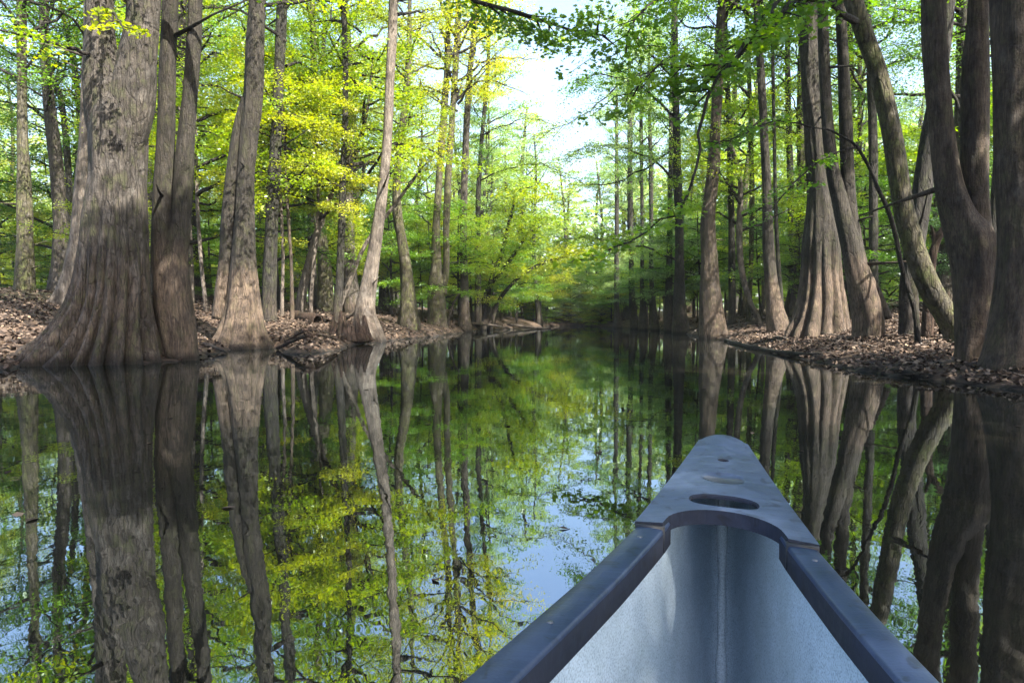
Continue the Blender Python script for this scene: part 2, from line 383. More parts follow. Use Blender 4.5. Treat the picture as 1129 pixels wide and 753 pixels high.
# ------------------------------------------------------------------ canoe
AX = R(17.0); CU = np.array([math.sin(AX), math.cos(AX), 0]); CV = np.array([math.cos(AX), -math.sin(AX), 0])
ROLL = R(2.5); V0 = .008
def cw(u, v, z):
    """canoe coordinates (along, across to the right, up) to world"""
    zz = z - v * math.tan(ROLL)
    return CU * u + CV * (v + V0) + np.array([0, 0, zz])
US, UB = -3.0, 1.80
WK = [(1.80, .040), (1.77, .052), (1.60, .076), (1.40, .104), (1.157, .140), (.95, .182), (.72, .235), (.45, .295), (.1, .355), (-.3, .41), (-.6, .43)]
def halfw(u):
    u = u if u >= -.6 else -1.2 - u
    xs = [k[0] for k in WK][::-1]; ys = [k[1] for k in WK][::-1]
    return float(np.interp(u, xs, ys))
def sheer(u):
    u = u if u >= -.6 else -1.2 - u
    return .407 + .082 * (max(u + .6, 0) / 2.4) ** 3
def keel(u):
    u = u if u >= -.6 else -1.2 - u
    return -.10 + (.60 * (max(u - 1.22, 0) / .56) ** 3.6)
def hull_pt(u, t, inset):
    uu = u if u >= -.6 else -1.2 - u
    k = keel(u); zt = sheer(u) - .012; k = min(k, zt - .01)
    p = np.interp(uu, [-.6, .6, 1.2, 1.8], [.20, .22, .30, .42])
    w = max(halfw(u) - .014 - inset, .004)
    z = k + inset * .6 + (zt - k - inset * .6) * t
    return w * (t ** p), z

def water_outline():
    pr = []; 
    for u in np.linspace(-2.78, 1.585, 60):
        ts = np.linspace(0, 1, 80); pv = [hull_pt(u, t, .003) for t in ts]
        zs = [q[1] for q in pv]
        w = np.interp(0, zs, [q[0] for q in pv]) if zs[0] < 0 else 0
        pr.append((u, w))
    a = [cw(u, w, 0)[:2] for u, w in pr if w > .004]; b = [cw(u, -w, 0)[:2] for u, w in reversed(pr) if w > .004]
    return np.array(a + b)
hole = water_outline()
big = np.array([(-420, -420), (420, -420), (420, 520), (-420, 520)], float)
pts = [Vector(p) for p in big] + [Vector(p) for p in hole]
ed = [(i, (i + 1) % 4) for i in range(4)] + [(4 + i, 4 + (i + 1) % len(hole)) for i in range(len(hole))]
vo, eo, fo, *_ = delaunay_2d_cdt(pts, ed, [], 0, 1e-6)
V = np.array([(v[0], v[1], 0) for v in vo])
F = [f for f in fo if not inside(hole, *V[list(f)].mean(0)[:2])]
water = link('water', mesh_from('water', V, np.array(F)), water_mat())
tag(water, 'still dark river mirroring the trees', None, None, 'structure')

def plastic(name, c, rough=.35, bumpy=0, speck=None):
    m, nt, N, L = mat(name); geo = N.new('ShaderNodeNewGeometry')
    bs = N.new('ShaderNodeBsdfPrincipled'); o = N.new('ShaderNodeOutputMaterial'); L.new(bs.outputs[0], o.inputs[0])
    n = N.new('ShaderNodeTexNoise'); n.inputs['Scale'].default_value = 9; n.inputs['Detail'].default_value = 8; n.inputs['Roughness'].default_value = .7; L.new(geo.outputs['Position'], n.inputs['Vector'])
    if speck:
        n2 = N.new('ShaderNodeTexNoise'); n2.inputs['Scale'].default_value = 330; n2.inputs['Detail'].default_value = 3; L.new(geo.outputs['Position'], n2.inputs['Vector'])
        rp = ramp(N, [(.36, speck), (.5, c), (.66, tuple(min(1, x * 1.12) for x in c))]); L.new(n2.outputs[0], rp.inputs[0])
        r2 = ramp(N, [(.3, (.80, .82, .84)), (.6, (1.03, 1.03, 1.03))]); L.new(n.outputs[0], r2.inputs[0])
        mm = N.new('ShaderNodeMix'); mm.data_type = 'RGBA'; mm.blend_type = 'MULTIPLY'; mm.inputs[0].default_value = 1
        L.new(rp.outputs[0], mm.inputs[6]); L.new(r2.outputs[0], mm.inputs[7]); L.new(mm.outputs[2], bs.inputs['Base Color'])
    else:
        rp = ramp(N, [(.3, tuple(x * .7 for x in c)), (.5, c), (.7, tuple(x * 1.5 + .010 for x in c))]); L.new(n.outputs[0], rp.inputs[0])
        n4 = N.new('ShaderNodeTexNoise'); n4.inputs['Scale'].default_value = 23; n4.inputs['Detail'].default_value = 2; n4.inputs['Distortion'].default_value = 1.2; L.new(geo.outputs['Position'], n4.inputs['Vector'])
        r4 = ramp(N, [(.60, (0, 0, 0)), (.66, (.7, .7, .7))]); L.new(n4.outputs[0], r4.inputs[0])
        mm = N.new('ShaderNodeMix'); mm.data_type = 'RGBA'; L.new(r4.outputs[0], mm.inputs[0]); L.new(rp.outputs[0], mm.inputs[6]); mm.inputs[7].default_value = (c[0] * .35, c[1] * .35, c[2] * .35, 1)
        L.new(mm.outputs[2], bs.inputs['Base Color'])
    src = mm.outputs[2]
    for (ang, sc_, th_, amt) in () if speck else ((.5, 5, .625, .35), (1.2, 7, .63, .3), (-.3, 4, .63, .3)):
        mp_ = N.new('ShaderNodeMapping'); mp_.inputs['Rotation'].default_value = (0, 0, ang); mp_.inputs['Scale'].default_value = (1.2, 40, 6); L.new(geo.outputs['Position'], mp_.inputs[0])
        ns_ = N.new('ShaderNodeTexNoise'); ns_.inputs['Scale'].default_value = sc_; ns_.inputs['Detail'].default_value = 2; L.new(mp_.outputs[0], ns_.inputs['Vector'])
        rs_ = ramp(N, [(th_, (0, 0, 0)), (th_ + .02, (amt, amt, amt))]); L.new(ns_.outputs[0], rs_.inputs[0])
        ms_ = N.new('ShaderNodeMix'); ms_.data_type = 'RGBA'; L.new(rs_.outputs[0], ms_.inputs[0]); L.new(src, ms_.inputs[6]); ms_.inputs[7].default_value = (c[0] * 1.7 + .012, c[1] * 1.7 + .014, c[2] * 1.6 + .018, 1)
        src = ms_.outputs[2]
    nd = N.new('ShaderNodeTexNoise'); nd.inputs['Scale'].default_value = 3.2; nd.inputs['Detail'].default_value = 7; nd.inputs['Roughness'].default_value = .65; L.new(geo.outputs['Position'], nd.inputs['Vector'])
    rd = ramp(N, [(.5, (0, 0, 0)), (.7, (.38, .38, .38))]); L.new(nd.outputs[0], rd.inputs[0])
    md = N.new('ShaderNodeMix'); md.data_type = 'RGBA'; L.new(rd.outputs[0], md.inputs[0]); L.new(src, md.inputs[6]); md.inputs[7].default_value = (c[0] * .7 + .006, c[1] * .7 + .006, c[2] * .6 + .004, 1)
    L.new(md.outputs[2], bs.inputs['Base Color'])
    rr = N.new('ShaderNodeMapRange'); L.new(n.outputs[0], rr.inputs[0]); rr.inputs[1].default_value = .3; rr.inputs[2].default_value = .7
    rr.inputs[3].default_value = rough * .75; rr.inputs[4].default_value = rough * 1.35; L.new(rr.outputs[0], bs.inputs['Roughness'])
    n3 = N.new('ShaderNodeTexNoise'); n3.inputs['Scale'].default_value = 260; n3.inputs['Detail'].default_value = 3; L.new(geo.outputs['Position'], n3.inputs['Vector'])
    b = N.new('ShaderNodeBump'); b.inputs['Strength'].default_value = .25 + bumpy; b.inputs['Distance'].default_value = .0012; L.new(n3.outputs[0], b.inputs['Height']); L.new(b.outputs[0], bs.inputs['Normal'])
    return m
M_DECK = plastic('weathered navy plastic', (.045, .068, .115), .5, .1)
M_RAIL = plastic('navy vinyl gunwale', (.013, .026, .062), .42)
M_RIM_SHADE = plastic('shaded navy rim', (.0025, .006, .018), .8)  # darker copy of the deck and rail navy, shade put into the colour
M_IN = plastic('pale grey hull lining', (.44, .53, .60), .9, .2, (.29, .36, .42))
M_OUT = plastic('navy hull skin', (.02, .04, .10), .3)
M_GAP_SHADOW = plastic('joint shadow black', (.012, .013, .016), .5)
M_SEAM = plastic('chalky seam filler', (.50, .57, .62), .8, .3, (.34, .40, .45))
M_METAL = plastic('dull aluminium', (.07, .08, .10), .35)

can = empty('canoe', (0, 0, 0), 'blue canoe bow with navy gunwales and pale grey lining floating in front of us', 'canoe')
us = np.concatenate([np.linspace(US, 0, 34), np.linspace(0, 1.2, 30)[1:], np.linspace(1.2, 1.795, 44)[1:]]); ts = np.linspace(0, 1, 22) ** 2
def hull_surface(inset):
    rows = []
    for u in us:
        row = [cw(u, -hull_pt(u, t, inset)[0], hull_pt(u, t, inset)[1]) for t in ts[::-1]]
        row += [cw(u, hull_pt(u, t, inset)[0], hull_pt(u, t, inset)[1]) for t in ts[1:]]
        rows.append(row)
    return np.array(rows)
A = hull_surface(0); B = hull_surface(.008)
n0, n1_ = A.shape[:2]
def gq(n0, n1_, off=0, flip=False):
    i = (np.arange(n0 - 1)[:, None] * n1_ + np.arange(n1_ - 1)[None]).ravel() + off
    q = np.stack([i, i + 1, i + n1_ + 1, i + n1_], -1)
    return q[:, ::-1] if flip else q
link('hull', mesh_from('hull', A.reshape(-1, 3), gq(n0, n1_), smooth=True), M_OUT, can)
link('lining', mesh_from('lining', B.reshape(-1, 3), gq(n0, n1_, 0, True), smooth=True), M_IN, can)

def sweep_rail(side, u0, u1, n):
    prof = [(0, .001), (.0015, .0062), (.004, .0078), (.022, .0088), (.042, .0078), (.0445, .0062), (.046, .001), (.046, -.034), (.040, -.036), (.040, -.006), (.008, -.006), (.006, -.036), (0, -.036)]
    rows = []
    for u in np.linspace(u0, u1, n):
        w = halfw(u); z = sheer(u)
        rows.append([cw(u, side * (w - a), z + b) for a, b in prof] + [cw(u, side * w, z)])
    Rr = np.array(rows)[:, :-1]; m = Rr.shape[1]
    V = Rr.reshape(-1, 3); i = (np.arange(n - 1)[:, None] * m); j = np.arange(m)[None]; k = (j + 1) % m
    Q = np.stack([i + j, i + k, i + m + k, i + m + j], -1).reshape(-1, 4)
    return V, Q
for side in (-1, 1):
    V, Q = sweep_rail(side, -2.95, 1.20, 110)
    g = Geo(); g.add(V, Q); me = g.mesh('gunwale', False)
    me.polygons.foreach_set('material_index', np.array([0] * 6 + [1] * 5 + [0] * 2)[np.arange(len(Q)) % 13].astype(np.int32)); rl = link('gunwale', me, [M_RAIL, M_RIM_SHADE], can)
    for u in (.78, 1.10, .45):
        gg = Geo(); c = cw(u, side * (halfw(u) - .022), sheer(u) + .0085)
        P = np.array([c - [0, 0, .0004], c + [0, 0, .0012]]); tube(gg, P, [.0045, .0038], 12)
        link('screw', gg.mesh('screw'), M_METAL, rl)

# deck plate with handle slot, recess and drain hole
def outline():
    o = []
    for u in np.linspace(1.157, 1.755, 16): o.append((u, halfw(u) + .004))
    for a in np.linspace(80, -80, 9): o.append((1.755 + .045 * math.cos(R(a)), .050 * math.sin(R(a)) / .985))
    for u in np.linspace(1.755, 1.157, 16): o.append((u, -halfw(u) - .004))
    wj = .098
    o += [(1.157, -wj)]
    for a in np.linspace(172, 8, 19): o.append((1.160 + .084 * math.sin(R(a)) ** .8, wj * .97 * math.cos(R(a))))
    o += [(1.157, wj)]
    return np.array(o)
OUT = outline()
def ell(cu, cv, ru, rv, n, p=2.0):
    a = np.linspace(0, 2 * math.pi, n, endpoint=False); c, s = np.cos(a), np.sin(a)
    return np.stack([cu + ru * np.sign(c) * abs(c) ** (2 / p), cv + rv * np.sign(s) * abs(s) ** (2 / p)], 1)
SLOT = ell(1.300, 0, .034, .062, 36, 2.6); DRAIN = ell(1.575, 0, .011, .012, 16); REC = ell(1.445, 0, .036, .042, 32)
def decks(u, v): return sheer(u) + .013 + .007 * (1 - min(1, (v / max(halfw(u), .03)) ** 2)) - (.0035 if ((u - 1.445) / .036) ** 2 + (v / .042) ** 2 < .9 else 0)
loops = [OUT, SLOT, DRAIN, REC, REC * 1.0]
loops[4] = ell(1.445, 0, .0335, .0395, 32)
pts, ed = [], []
for lp in loops:
    b = len(pts); pts += [Vector(p) for p in lp]; ed += [(b + i, b + (i + 1) % len(lp)) for i in range(len(lp))]
for u in np.arange(1.16, 1.8, .014):
    for v in np.arange(-.14, .141, .014):
        if inside(OUT, u, v) and not inside(SLOT, u, v) and not inside(DRAIN, u, v): pts.append(Vector((u, v)))
vo, eo, fo, *_ = delaunay_2d_cdt(pts, ed, [], 0, 1e-7)
P2 = np.array([(v[0], v[1]) for v in vo]); F = []
for f in fo:
    c = P2[list(f)].mean(0)
    if inside(OUT, *c) and not inside(SLOT, *c) and not inside(DRAIN, *c): F.append(list(f))
top = np.array([cw(u, v, decks(u, v)) for u, v in P2])
V = [top]; FT = np.array(F); quads = []; nb = len(top)
for lp, dep, fl in ((OUT, .026, 1), (SLOT, .008, -1), (DRAIN, .008, -1)):
    m = len(lp)
    a = np.array([cw(u, v, decks(u, v)) for u, v in lp]); cen = lp.mean(0)
    e = .003 * fl
    nrm = (lp - cen) / np.linalg.norm(lp - cen, axis=1)[:, None]
    a2 = np.array([cw(u + e * n_[0], v + e * n_[1], decks(u, v) - .003) for (u, v), n_ in zip(lp, nrm)]) if lp is not OUT else a - [0, 0, .003]
    a3 = a2 - [0, 0, dep - .003]
    V += [a, a2, a3]
    for s in range(2):
        for i in range(m): quads.append((nb + s * m + i, nb + s * m + (i + 1) % m, nb + (s + 1) * m + (i + 1) % m, nb + (s + 1) * m + i))
    nb += 3 * m
me = mesh_from('deck_plate', np.concatenate(V), [FT, np.array(quads)])
me.polygons.foreach_set('material_index', np.concatenate([np.zeros(len(FT), np.int32), np.ones(len(quads), np.int32)]))
me.polygons.foreach_set('use_smooth', np.concatenate([np.ones(len(FT), bool), np.zeros(len(quads), bool)]))
deck = link('deck_plate', me, [M_DECK, M_RIM_SHADE], can)
# pale disc set in the recess, sunk a little
g = Geo(); c = cw(1.445, 0, sheer(1.445) + .0165)
RR = ell(1.445, 0, .033, .039, 32); Vd = np.array([cw(u, v, decks(1.445, 0) + .0008) for u, v in RR])
me = mesh_from('emblem_disc', np.vstack([Vd, Vd - [0, 0, .001]]), [np.array([list(range(32))]), np.array([(i, (i + 1) % 32, 32 + (i + 1) % 32, 32 + i) for i in range(32)])])
link('emblem_disc', me, plastic('scuffed grey blue disc', (.06, .07, .095), .45), deck)
# black strip standing for the shadow in the gap between plate and rail
for side in (-1, 1):
    a, b = side * (halfw(1.15) + .001), side * (halfw(1.15) - .047)
    q = []
    for u in (1.148, 1.160):
        for v in (a, b): q += [cw(u, v, sheer(u) - .03), cw(u, v, sheer(u) + .0115)]
    q = np.array(q)
    link('gap_shadow_strip', mesh_from('gap_shadow_strip', q, np.array([(0, 1, 3, 2), (4, 6, 7, 5), (1, 5, 7, 3), (0, 4, 5, 1), (2, 3, 7, 6), (0, 2, 6, 4)])), M_GAP_SHADOW, deck)
# bow stem seam along the inside
g = Geo(); P = []
for u in np.linspace(.9, 1.762, 40):
    P.append(cw(u - .010, 0, hull_pt(u, 0, .008)[1] + .001))
P = np.array(P); tube(g, P, .010 + .0022 * np.sin(np.arange(40) * 2.1) + .0015 * np.sin(np.arange(40) * 5.3), 10)
link('stem_seam', g.mesh('stem_seam', True), M_SEAM, can)

# ------------------------------------------------------------------ crown variants (shared by many trees)
def make_crown(H, rad, nb, per, lsize, up=(15, 45), spread=1.0, nsub=4, shape='oval'):
    gl, gf = Geo(), Geo()
    for j in range(nb):
        f = (j + rng.uniform(0, 1)) / nb; z = f * H * .93
        if shape == 'oval': rr = rad * (.35 + .65 * math.sin(math.pi * min(1, .12 + f * .85)))
        else: rr = rad * (1 - .5 * f)
        a = j * 2.4 + rng.uniform(-.5, .5); el = R(rng.uniform(*up)); L = rr * rng.uniform(.65, 1.2)
        d = np.array([math.cos(a) * math.cos(el), math.sin(a) * math.cos(el), math.sin(el)])
        p = np.array([0, 0, z]); e = p + d * L + np.array([0, 0, -.12 * L])
        m = p + d * L * .5 + rng.normal(size=3) * .08 * L
        r0 = .028 + .012 * L * (1 - f * .5)
        bough(gl, gf, np.array([p, m, e]), r0, .008, lsize, nsub=nsub, sublen=rad * .30, per=per, start=.28, sides=5, spr=.55)
    return gl, gf

def variant(nm, **k):
    gl, gf = make_crown(**k)
    return gl.mesh('limbs_' + nm, True), gf.mesh('crown_' + nm, attr=True)
CROWNS = {}
for i in range(4): CROWNS['tall%d' % i] = variant('tall', H=13, rad=3.9 + .3 * i, nb=26, per=132, lsize=.102, nsub=5)
for i in range(3): CROWNS['under%d' % i] = variant('understorey', H=4.8, rad=2.7 + .3 * i, nb=17, per=135, lsize=.086, up=(-4, 30), nsub=6, shape='cone')
for i in range(2): CROWNS['lofty%d' % i] = variant('lofty', H=9, rad=4.6, nb=20, per=105, lsize=.10, nsub=5, up=(10, 50))
for i in range(3): CROWNS['open%d' % i] = variant('open', H=12, rad=3.9, nb=14, per=78, lsize=.11, nsub=4)
for i in range(2): CROWNS['thick%d' % i] = variant('thick', H=12, rad=3.9, nb=15, per=270, lsize=.17, nsub=3)  # dense clumps for unseen trees, shaped to break the sun into dapples
for i in range(2): CROWNS['far%d' % i] = variant('far', H=16, rad=4.6, nb=26, per=114, lsize=.17, nsub=4)
CHGT = {'tall': 13, 'open': 12, 'thick': 12, 'under': 4.8, 'lofty': 9, 'far': 16}

def add_crown(root, key, rel, scale, mkey, rot=None):
    ml, mc = CROWNS[key]
    l = bpy.data.objects.new('limbs', ml); c = bpy.data.objects.new('crown', mc)
    rot = rng.uniform(0, 6.28) if rot is None else rot
    for o, mm in ((l, BARK['twig']), (c, LEAF[mkey])):
        if not o.data.materials: o.data.materials.append(mm)
        col.objects.link(o); o.parent = root; o.location = rel; o.rotation_euler = (0, 0, rot); o.scale = scale
        o.material_slots[0].link = 'OBJECT'; o.material_slots[0].material = mm

# ------------------------------------------------------------------ trunks traced to their places
def hit(px, py, lo=6, hi=70):
    d = ray(px, py)
    t = np.linspace(lo, hi, 1300); x = d[0] / d[1] * t; z = CAMZ + d[2] / d[1] * t
    g = np.maximum(terr(x, t), 0); k = np.nonzero(z <= g)[0]
    return float(t[k[0]]) if len(k) else None

def lumps(seed):
    r = random.Random(seed); a = [r.uniform(0, 6.28) for _ in range(8)]
    return lambda th, z: (1 + .035 * np.sin(2 * th + a[0] + z * .9) + .03 * np.sin(3 * th + a[1] - z * 1.7) + .02 * np.sin(5 * th + a[2] + z * 3.1)
                          + .02 * math.sin(z * 2.3 + a[3]) + .012 * np.sin(9 * th + a[4] + 2.2 * math.sin(z * 1.9)))

def trunk_geo(g, pts, D, flute=0, amp=0, hf=1.0, seed=1, sides=28, step=.13, topH=None, down=True, lean_y=0.0, foot=1.0, taper_top=.35):
    P = []
    for q in pts:
        x, y, w = q[:3]; d = D + (q[3] if len(q) > 3 else 0)
        p = at(x, y, d); P.append([*p, .47 * w * d / FPX])
    P = np.array(P); base = P[0].copy()
    if down:
        zb = min(float(terr(base[0], base[1])), base[2]) - .45
        dirx = (P[0] - P[1]); dirx = dirx / max(.3, abs(dirx[2]))
        ext = P[0].copy(); ext[2] = zb; ext[:2] += dirx[:2] * .2; ext[3] = P[0][3] * 1.06 * foot
        P = np.vstack([ext, P])
    if topH and P[-1][2] < topH:
        v = P[-1] - P[-2]; v = v / max(v[2], .2); p = P[-1]; h = topH - p[2]
        a = p.copy(); a[:3] += v[:3] * h * .3; a[0] = p[0] + v[0] * h * .25; a[1] = p[1] + v[1] * h * .25; a[2] = p[2] + h * .33; a[3] = p[3] * .85
        b = a.copy(); b[0] += v[0] * h * .15; b[1] += v[1] * h * .1; b[2] = topH; b[3] = max(p[3] * taper_top, .03)
        P = np.vstack([P, a, b])
    L = np.linalg.norm(np.diff(P[:, :3], axis=0), axis=1).sum()
    S = smooth_path(P, max(8, int(L / step)))
    S[:, 3] = np.maximum(S[:, 3], .01)
    lf = lumps(seed); rr = random.Random(seed * 7 + 1); ph = [rr.uniform(0, 6.28) for _ in range(4)]
    zb = base[2]
    def rf(th, z, i):
        v = lf(th, z)
        if flute:
            t2 = th + .11 * np.sin(2 * th + ph[0]) + .06 * np.sin(3 * th + ph[1]) + .02 * np.sin(7 * th + ph[0]) + .015 * math.sin(z * 2 + ph[2])
            gq_ = np.abs(np.sin(flute * t2 / 2 + ph[3])) ** .6
            A_ = amp * math.exp(-(max(z - zb, 0) / hf) ** 1.7)
            v = v * (1 + .02 * np.sin(7 * th + ph[1] + 1.3 * math.sin(z * 1.1)) + .012 * np.sin(13 * th + ph[2] + z * .8) - A_ * (1 - gq_) + A_ * .25 * (np.sin(3 * th + ph[1]) * .5))
        return v
    tube(g, S[:, :3], S[:, 3], sides, upright=True, rfun=rf)
    return S

def tree(name, label, pts, D=None, bark='dark', crown='tall0', leaf='green', H=17, cb=6.0, group=None, flute=0, amp=0, hf=1.0, sides=28,
         step=.13, extra=(), cat='tree', cs=1.0, foot=1.0, boughs=(), kname='crown'):
    seed = int(abs(pts[0][0]) * 13 + abs(pts[0][1])) % 9973
    if D is None:
        h = hit(pts[0][0], pts[0][1]) or 30
        D = h + .4 * pts[0][2] * h / FPX
    b = at(pts[0][0], pts[0][1], D)
    root = empty(name, (b[0], b[1], max(float(terr(b[0], b[1])), 0)), label, cat, group)
    off = np.array(root.location)
    g = Geo(); S = trunk_geo(g, pts, D, flute, amp, hf, seed, sides, step, H, foot=foot)
    stems = [S]
    for e in extra: stems.append(trunk_geo(g, e['pts'], D + e.get('dD', 0), e.get('flute', 0), e.get('amp', 0), e.get('hf', 1), seed + 3, e.get('sides', sides), step, e.get('H', H), down=e.get('down', False)))
    if pts[0][2] > 9 and H:
        rs = random.Random(seed + 5)
        for q in range(rs.randint(1, 4)):
            S_ = rs.choice(stems); z = rs.uniform(1.8, 11); i = int(np.argmin(abs(S_[:, 2] - z))); p = S_[i, :3]; a_ = rs.uniform(0, 6.28); L_ = rs.choice([.2, .35, .6, 1.3, 1.8])
            d_ = np.array([math.cos(a_), math.sin(a_), rs.uniform(-.2, .6)]); r_ = S_[i, 3]
            tube(g, np.array([p + d_ * r_ * .6, p + d_ * (r_ + L_ * .5), p + d_ * (r_ + L_) + [0, 0, rs.uniform(-.1, .1) * L_]]), [.034 + .01 * L_, .022, .012], 6)
    link('trunk', g.mesh('trunk', True, off=off), BARK[bark], root)
    if crown:
        key = crown[:-1]
        for S_ in stems:
            if S_[-1][2] < cb + 1: continue
            i = int(np.argmin(abs(S_[:, 2] - (cb + H) / 2))); c = S_[i, :3]
            sc = (H + 1.5 - cb) / CHGT[key]; r_ = min(sc * cs, 1.5 * cs)
            add_crown(root, crown, (c[0] - off[0], c[1] - off[1], cb - off[2]), (r_, r_, sc), leaf)
            if len(stems) > 1: crown = key + str((int(crown[-1]) + 1) % 2)
    for bgh in boughs:
        gl, gf = Geo(), Geo()
        PB = np.array([at(x, y, d) for x, y, d in bgh['pts']])
        bough(gl, gf, PB, bgh.get('r0', .05), bgh.get('r1', .012), bgh.get('leaf', .1), nsub=bgh.get('nsub', 12), sublen=bgh.get('sub', 1.0),
              per=bgh.get('per', 60), start=bgh.get('start', .15), lobed=bgh.get('lobed', False), spr=bgh.get('spr', .4))
        lo = link('branch', gl.mesh('branch', True, off=off), BARK['twig'], root)
        link('leaves', gf.mesh('leaves', attr=True, off=off), LEAF[bgh.get('mat', leaf)], lo)
    return root, S, D

# --- left bank, from the near cypress inwards
tree('bald_cypress', 'huge fluted cypress standing in the water, its trunk forked above a wide skirt of folds',
     [(109, 406, 168), (114, 385, 134), (121, 352, 104), (125, 322, 88), (126, 290, 78), (127, 250, 69), (130, 200, 62), (130, 150, 61), (130, 122, 54), (131, 106, 38), (132, 92, 14)],
     D=12.7, bark='cypress', crown=None, leaf='lime', H=None, flute=18, amp=.42, hf=1.7, sides=200, step=.07,
     extra=[dict(pts=[(127, 190, 24), (121, 140, 46), (116, 100, 46), (112, 68, 38), (110, 34, 33), (109, 0, 30)], H=19, sides=40), dict(pts=[(132, 200, 24), (139, 150, 46), (147, 105, 48), (151, 68, 42), (156, 34, 39), (158, 0, 36)], H=20, sides=40)],
     boughs=[dict(pts=[(120, 10, 12.2), (128, 18, 11.6), (136, 32, 11.0)], leaf=.10, nsub=5, sub=.45, per=40, r0=.03, mat='yellow'),
             dict(pts=[(99, 60, 12.4), (60, 48, 12), (30, 40, 11.8), (-20, 30, 11.5)], leaf=.09, nsub=10, sub=.6, per=40, r0=.04),
             dict(pts=[(160, -60, 12.7), (300, -90, 11.5), (420, -50, 10.5), (540, 5, 10), (600, 28, 9.8), (668, 40, 9.6)], leaf=.075, nsub=26, sub=.7, per=75, start=.6, r0=.09, mat='green', lobed=True)])
for o in [o for o in bpy.data.objects if o.name.startswith('bald_cypress')][:1]:
    for (x, dx) in ((109, 0), (158, 0)):
        c = at(x, -60, 12.7); l = o.location
        add_crown(o, 'open0' if x < 130 else 'open1', (c[0] - l[0], c[1] - l[1], 7.0 - l[2]), (.9, .9, 1), 'lime')
tree('swamp_tree', 'twin stemmed tree just right of the forked cypress, one stem dark and one pale grey',
     [(200, 396, 38), (197, 375, 39), (191, 340, 41), (190, 305, 37), (194, 280, 28), (199, 250, 23), (204, 167, 20), (210, 100, 17), (214, 50, 16), (215, 0, 15)],
     bark='tan', crown='open1', leaf='lime', H=19, cb=7.5, flute=7, amp=.12, hf=1.2, sides=48, step=.1,
     extra=[dict(pts=[(184, 330, 24), (179, 290, 24), (179, 250, 22), (182, 167, 20), (184, 100, 19), (186, 50, 18), (188, 0, 18)], H=18)])
tree('swamp_tree', 'pale leaning trunk half hidden behind the forked cypress, with a root spreading left',
     [(68, 336, 30), (74, 318, 23), (81, 290, 19), (88, 250, 18), (92, 200, 17), (96, 140, 15), (98, 60, 14), (100, 0, 13)], D=22, bark='pale', crown='open2', leaf='green', H=19, cb=8,
     flute=5, amp=.15, hf=.5)
tree('swamp_tree', 'slender mottled trunk with a sunlit swollen foot at the far left edge',
     [(26, 331, 27), (27, 310, 22), (28, 270, 17), (27, 220, 15), (25, 150, 11), (24, 80, 10), (24, 0, 10)], D=25, bark='mossy', crown='tall3', leaf='green', H=20, cb=9, flute=4, amp=.1, hf=.6)
tree('tupelo_tree', 'grey tupelo with a broad fluted foot and two stems that fuse halfway up',
     [(266, 385, 76), (267, 368, 58), (269, 340, 44), (269, 305, 32), (269, 267, 25), (271, 200, 19), (275, 150, 19), (279, 110, 22), (281, 60, 21), (284, 0, 19)],
     bark='tan', crown='open0', leaf='lime', H=20, cb=9, flute=11, amp=.28, hf=1.3, sides=120, step=.1,
     extra=[dict(pts=[(243, 352, 20), (246, 320, 18), (250, 280, 16), (252, 240, 16), (256, 190, 14), (263, 140, 12), (272, 110, 12)], H=None, sides=24)])
tree('swamp_tree', 'straight dark trunk close behind the two stemmed tupelo',
     [(297, 356, 20), (297, 320, 17), (299, 260, 15), (302, 200, 14), (307, 100, 12), (311, 0, 12)], D=23, bark='dark', crown='open2', leaf='green', H=20, cb=9, flute=4, amp=.08)
tree('swamp_tree', 'straight thin dark trunk beside the hollow log',
     [(372, 344, 11), (375, 300, 9), (378, 200, 7.5), (381, 100, 6.5), (379, 0, 6)], D=25, bark='dark', crown='lofty0', leaf='lime', H=20, cb=11, sides=14)
tree('tupelo_tree', 'tall pale leaning tupelo with a dark swollen foot beside a rotten stump',
     [(408, 374, 36), (404, 358, 32), (403, 340, 24), (408, 305, 17), (415, 260, 14), (422, 210, 12), (427, 150, 11), (430, 90, 10.5), (434, 0, 10)],
     bark='pale', crown='tall3', leaf='yellow', H=22, cb=11, flute=6, amp=.15, hf=.6, step=.12)
tree('swamp_tree', 'ochre trunk crooked at mid height, right behind the pale leaning tupelo',
     [(451, 357, 28), (450, 335, 20), (448, 300, 14), (443, 265, 11), (438, 235, 11), (438, 190, 9), (446, 120, 8)], D=32, bark='mossy', crown='tall1', leaf='yellow', H=17, cb=8, flute=4, amp=.12)
tree('tupelo_tree', 'double stemmed trunk with one thick fused foot at the water left of the bend',
     [(482, 368, 29), (482, 350, 24), (481, 320, 20), (481, 290, 12), (481, 250, 9), (484, 200, 8), (490, 120, 8)],
     D=39, bark='mossy', crown='lofty1', leaf='yellow', H=22, cb=12, flute=6, amp=.14, extra=[dict(pts=[(488, 325, 10), (492, 290, 8), (492, 250, 8), (494, 200, 8), (500, 110, 7), (503, 60, 7)], H=23, sides=16)])
tree('tupelo_tree', 'grey trunk with a flared white foot nearest the bend on the left shore',
     [(512, 363, 18), (512, 350, 14), (512, 320, 10), (511, 270, 8.5), (512, 200, 8), (516, 110, 7.5), (520, 60, 6), (526, 0, 6)], D=44, bark='cypress', crown='tall0', leaf='lime', H=25, cb=14, flute=5, amp=.12, sides=18)
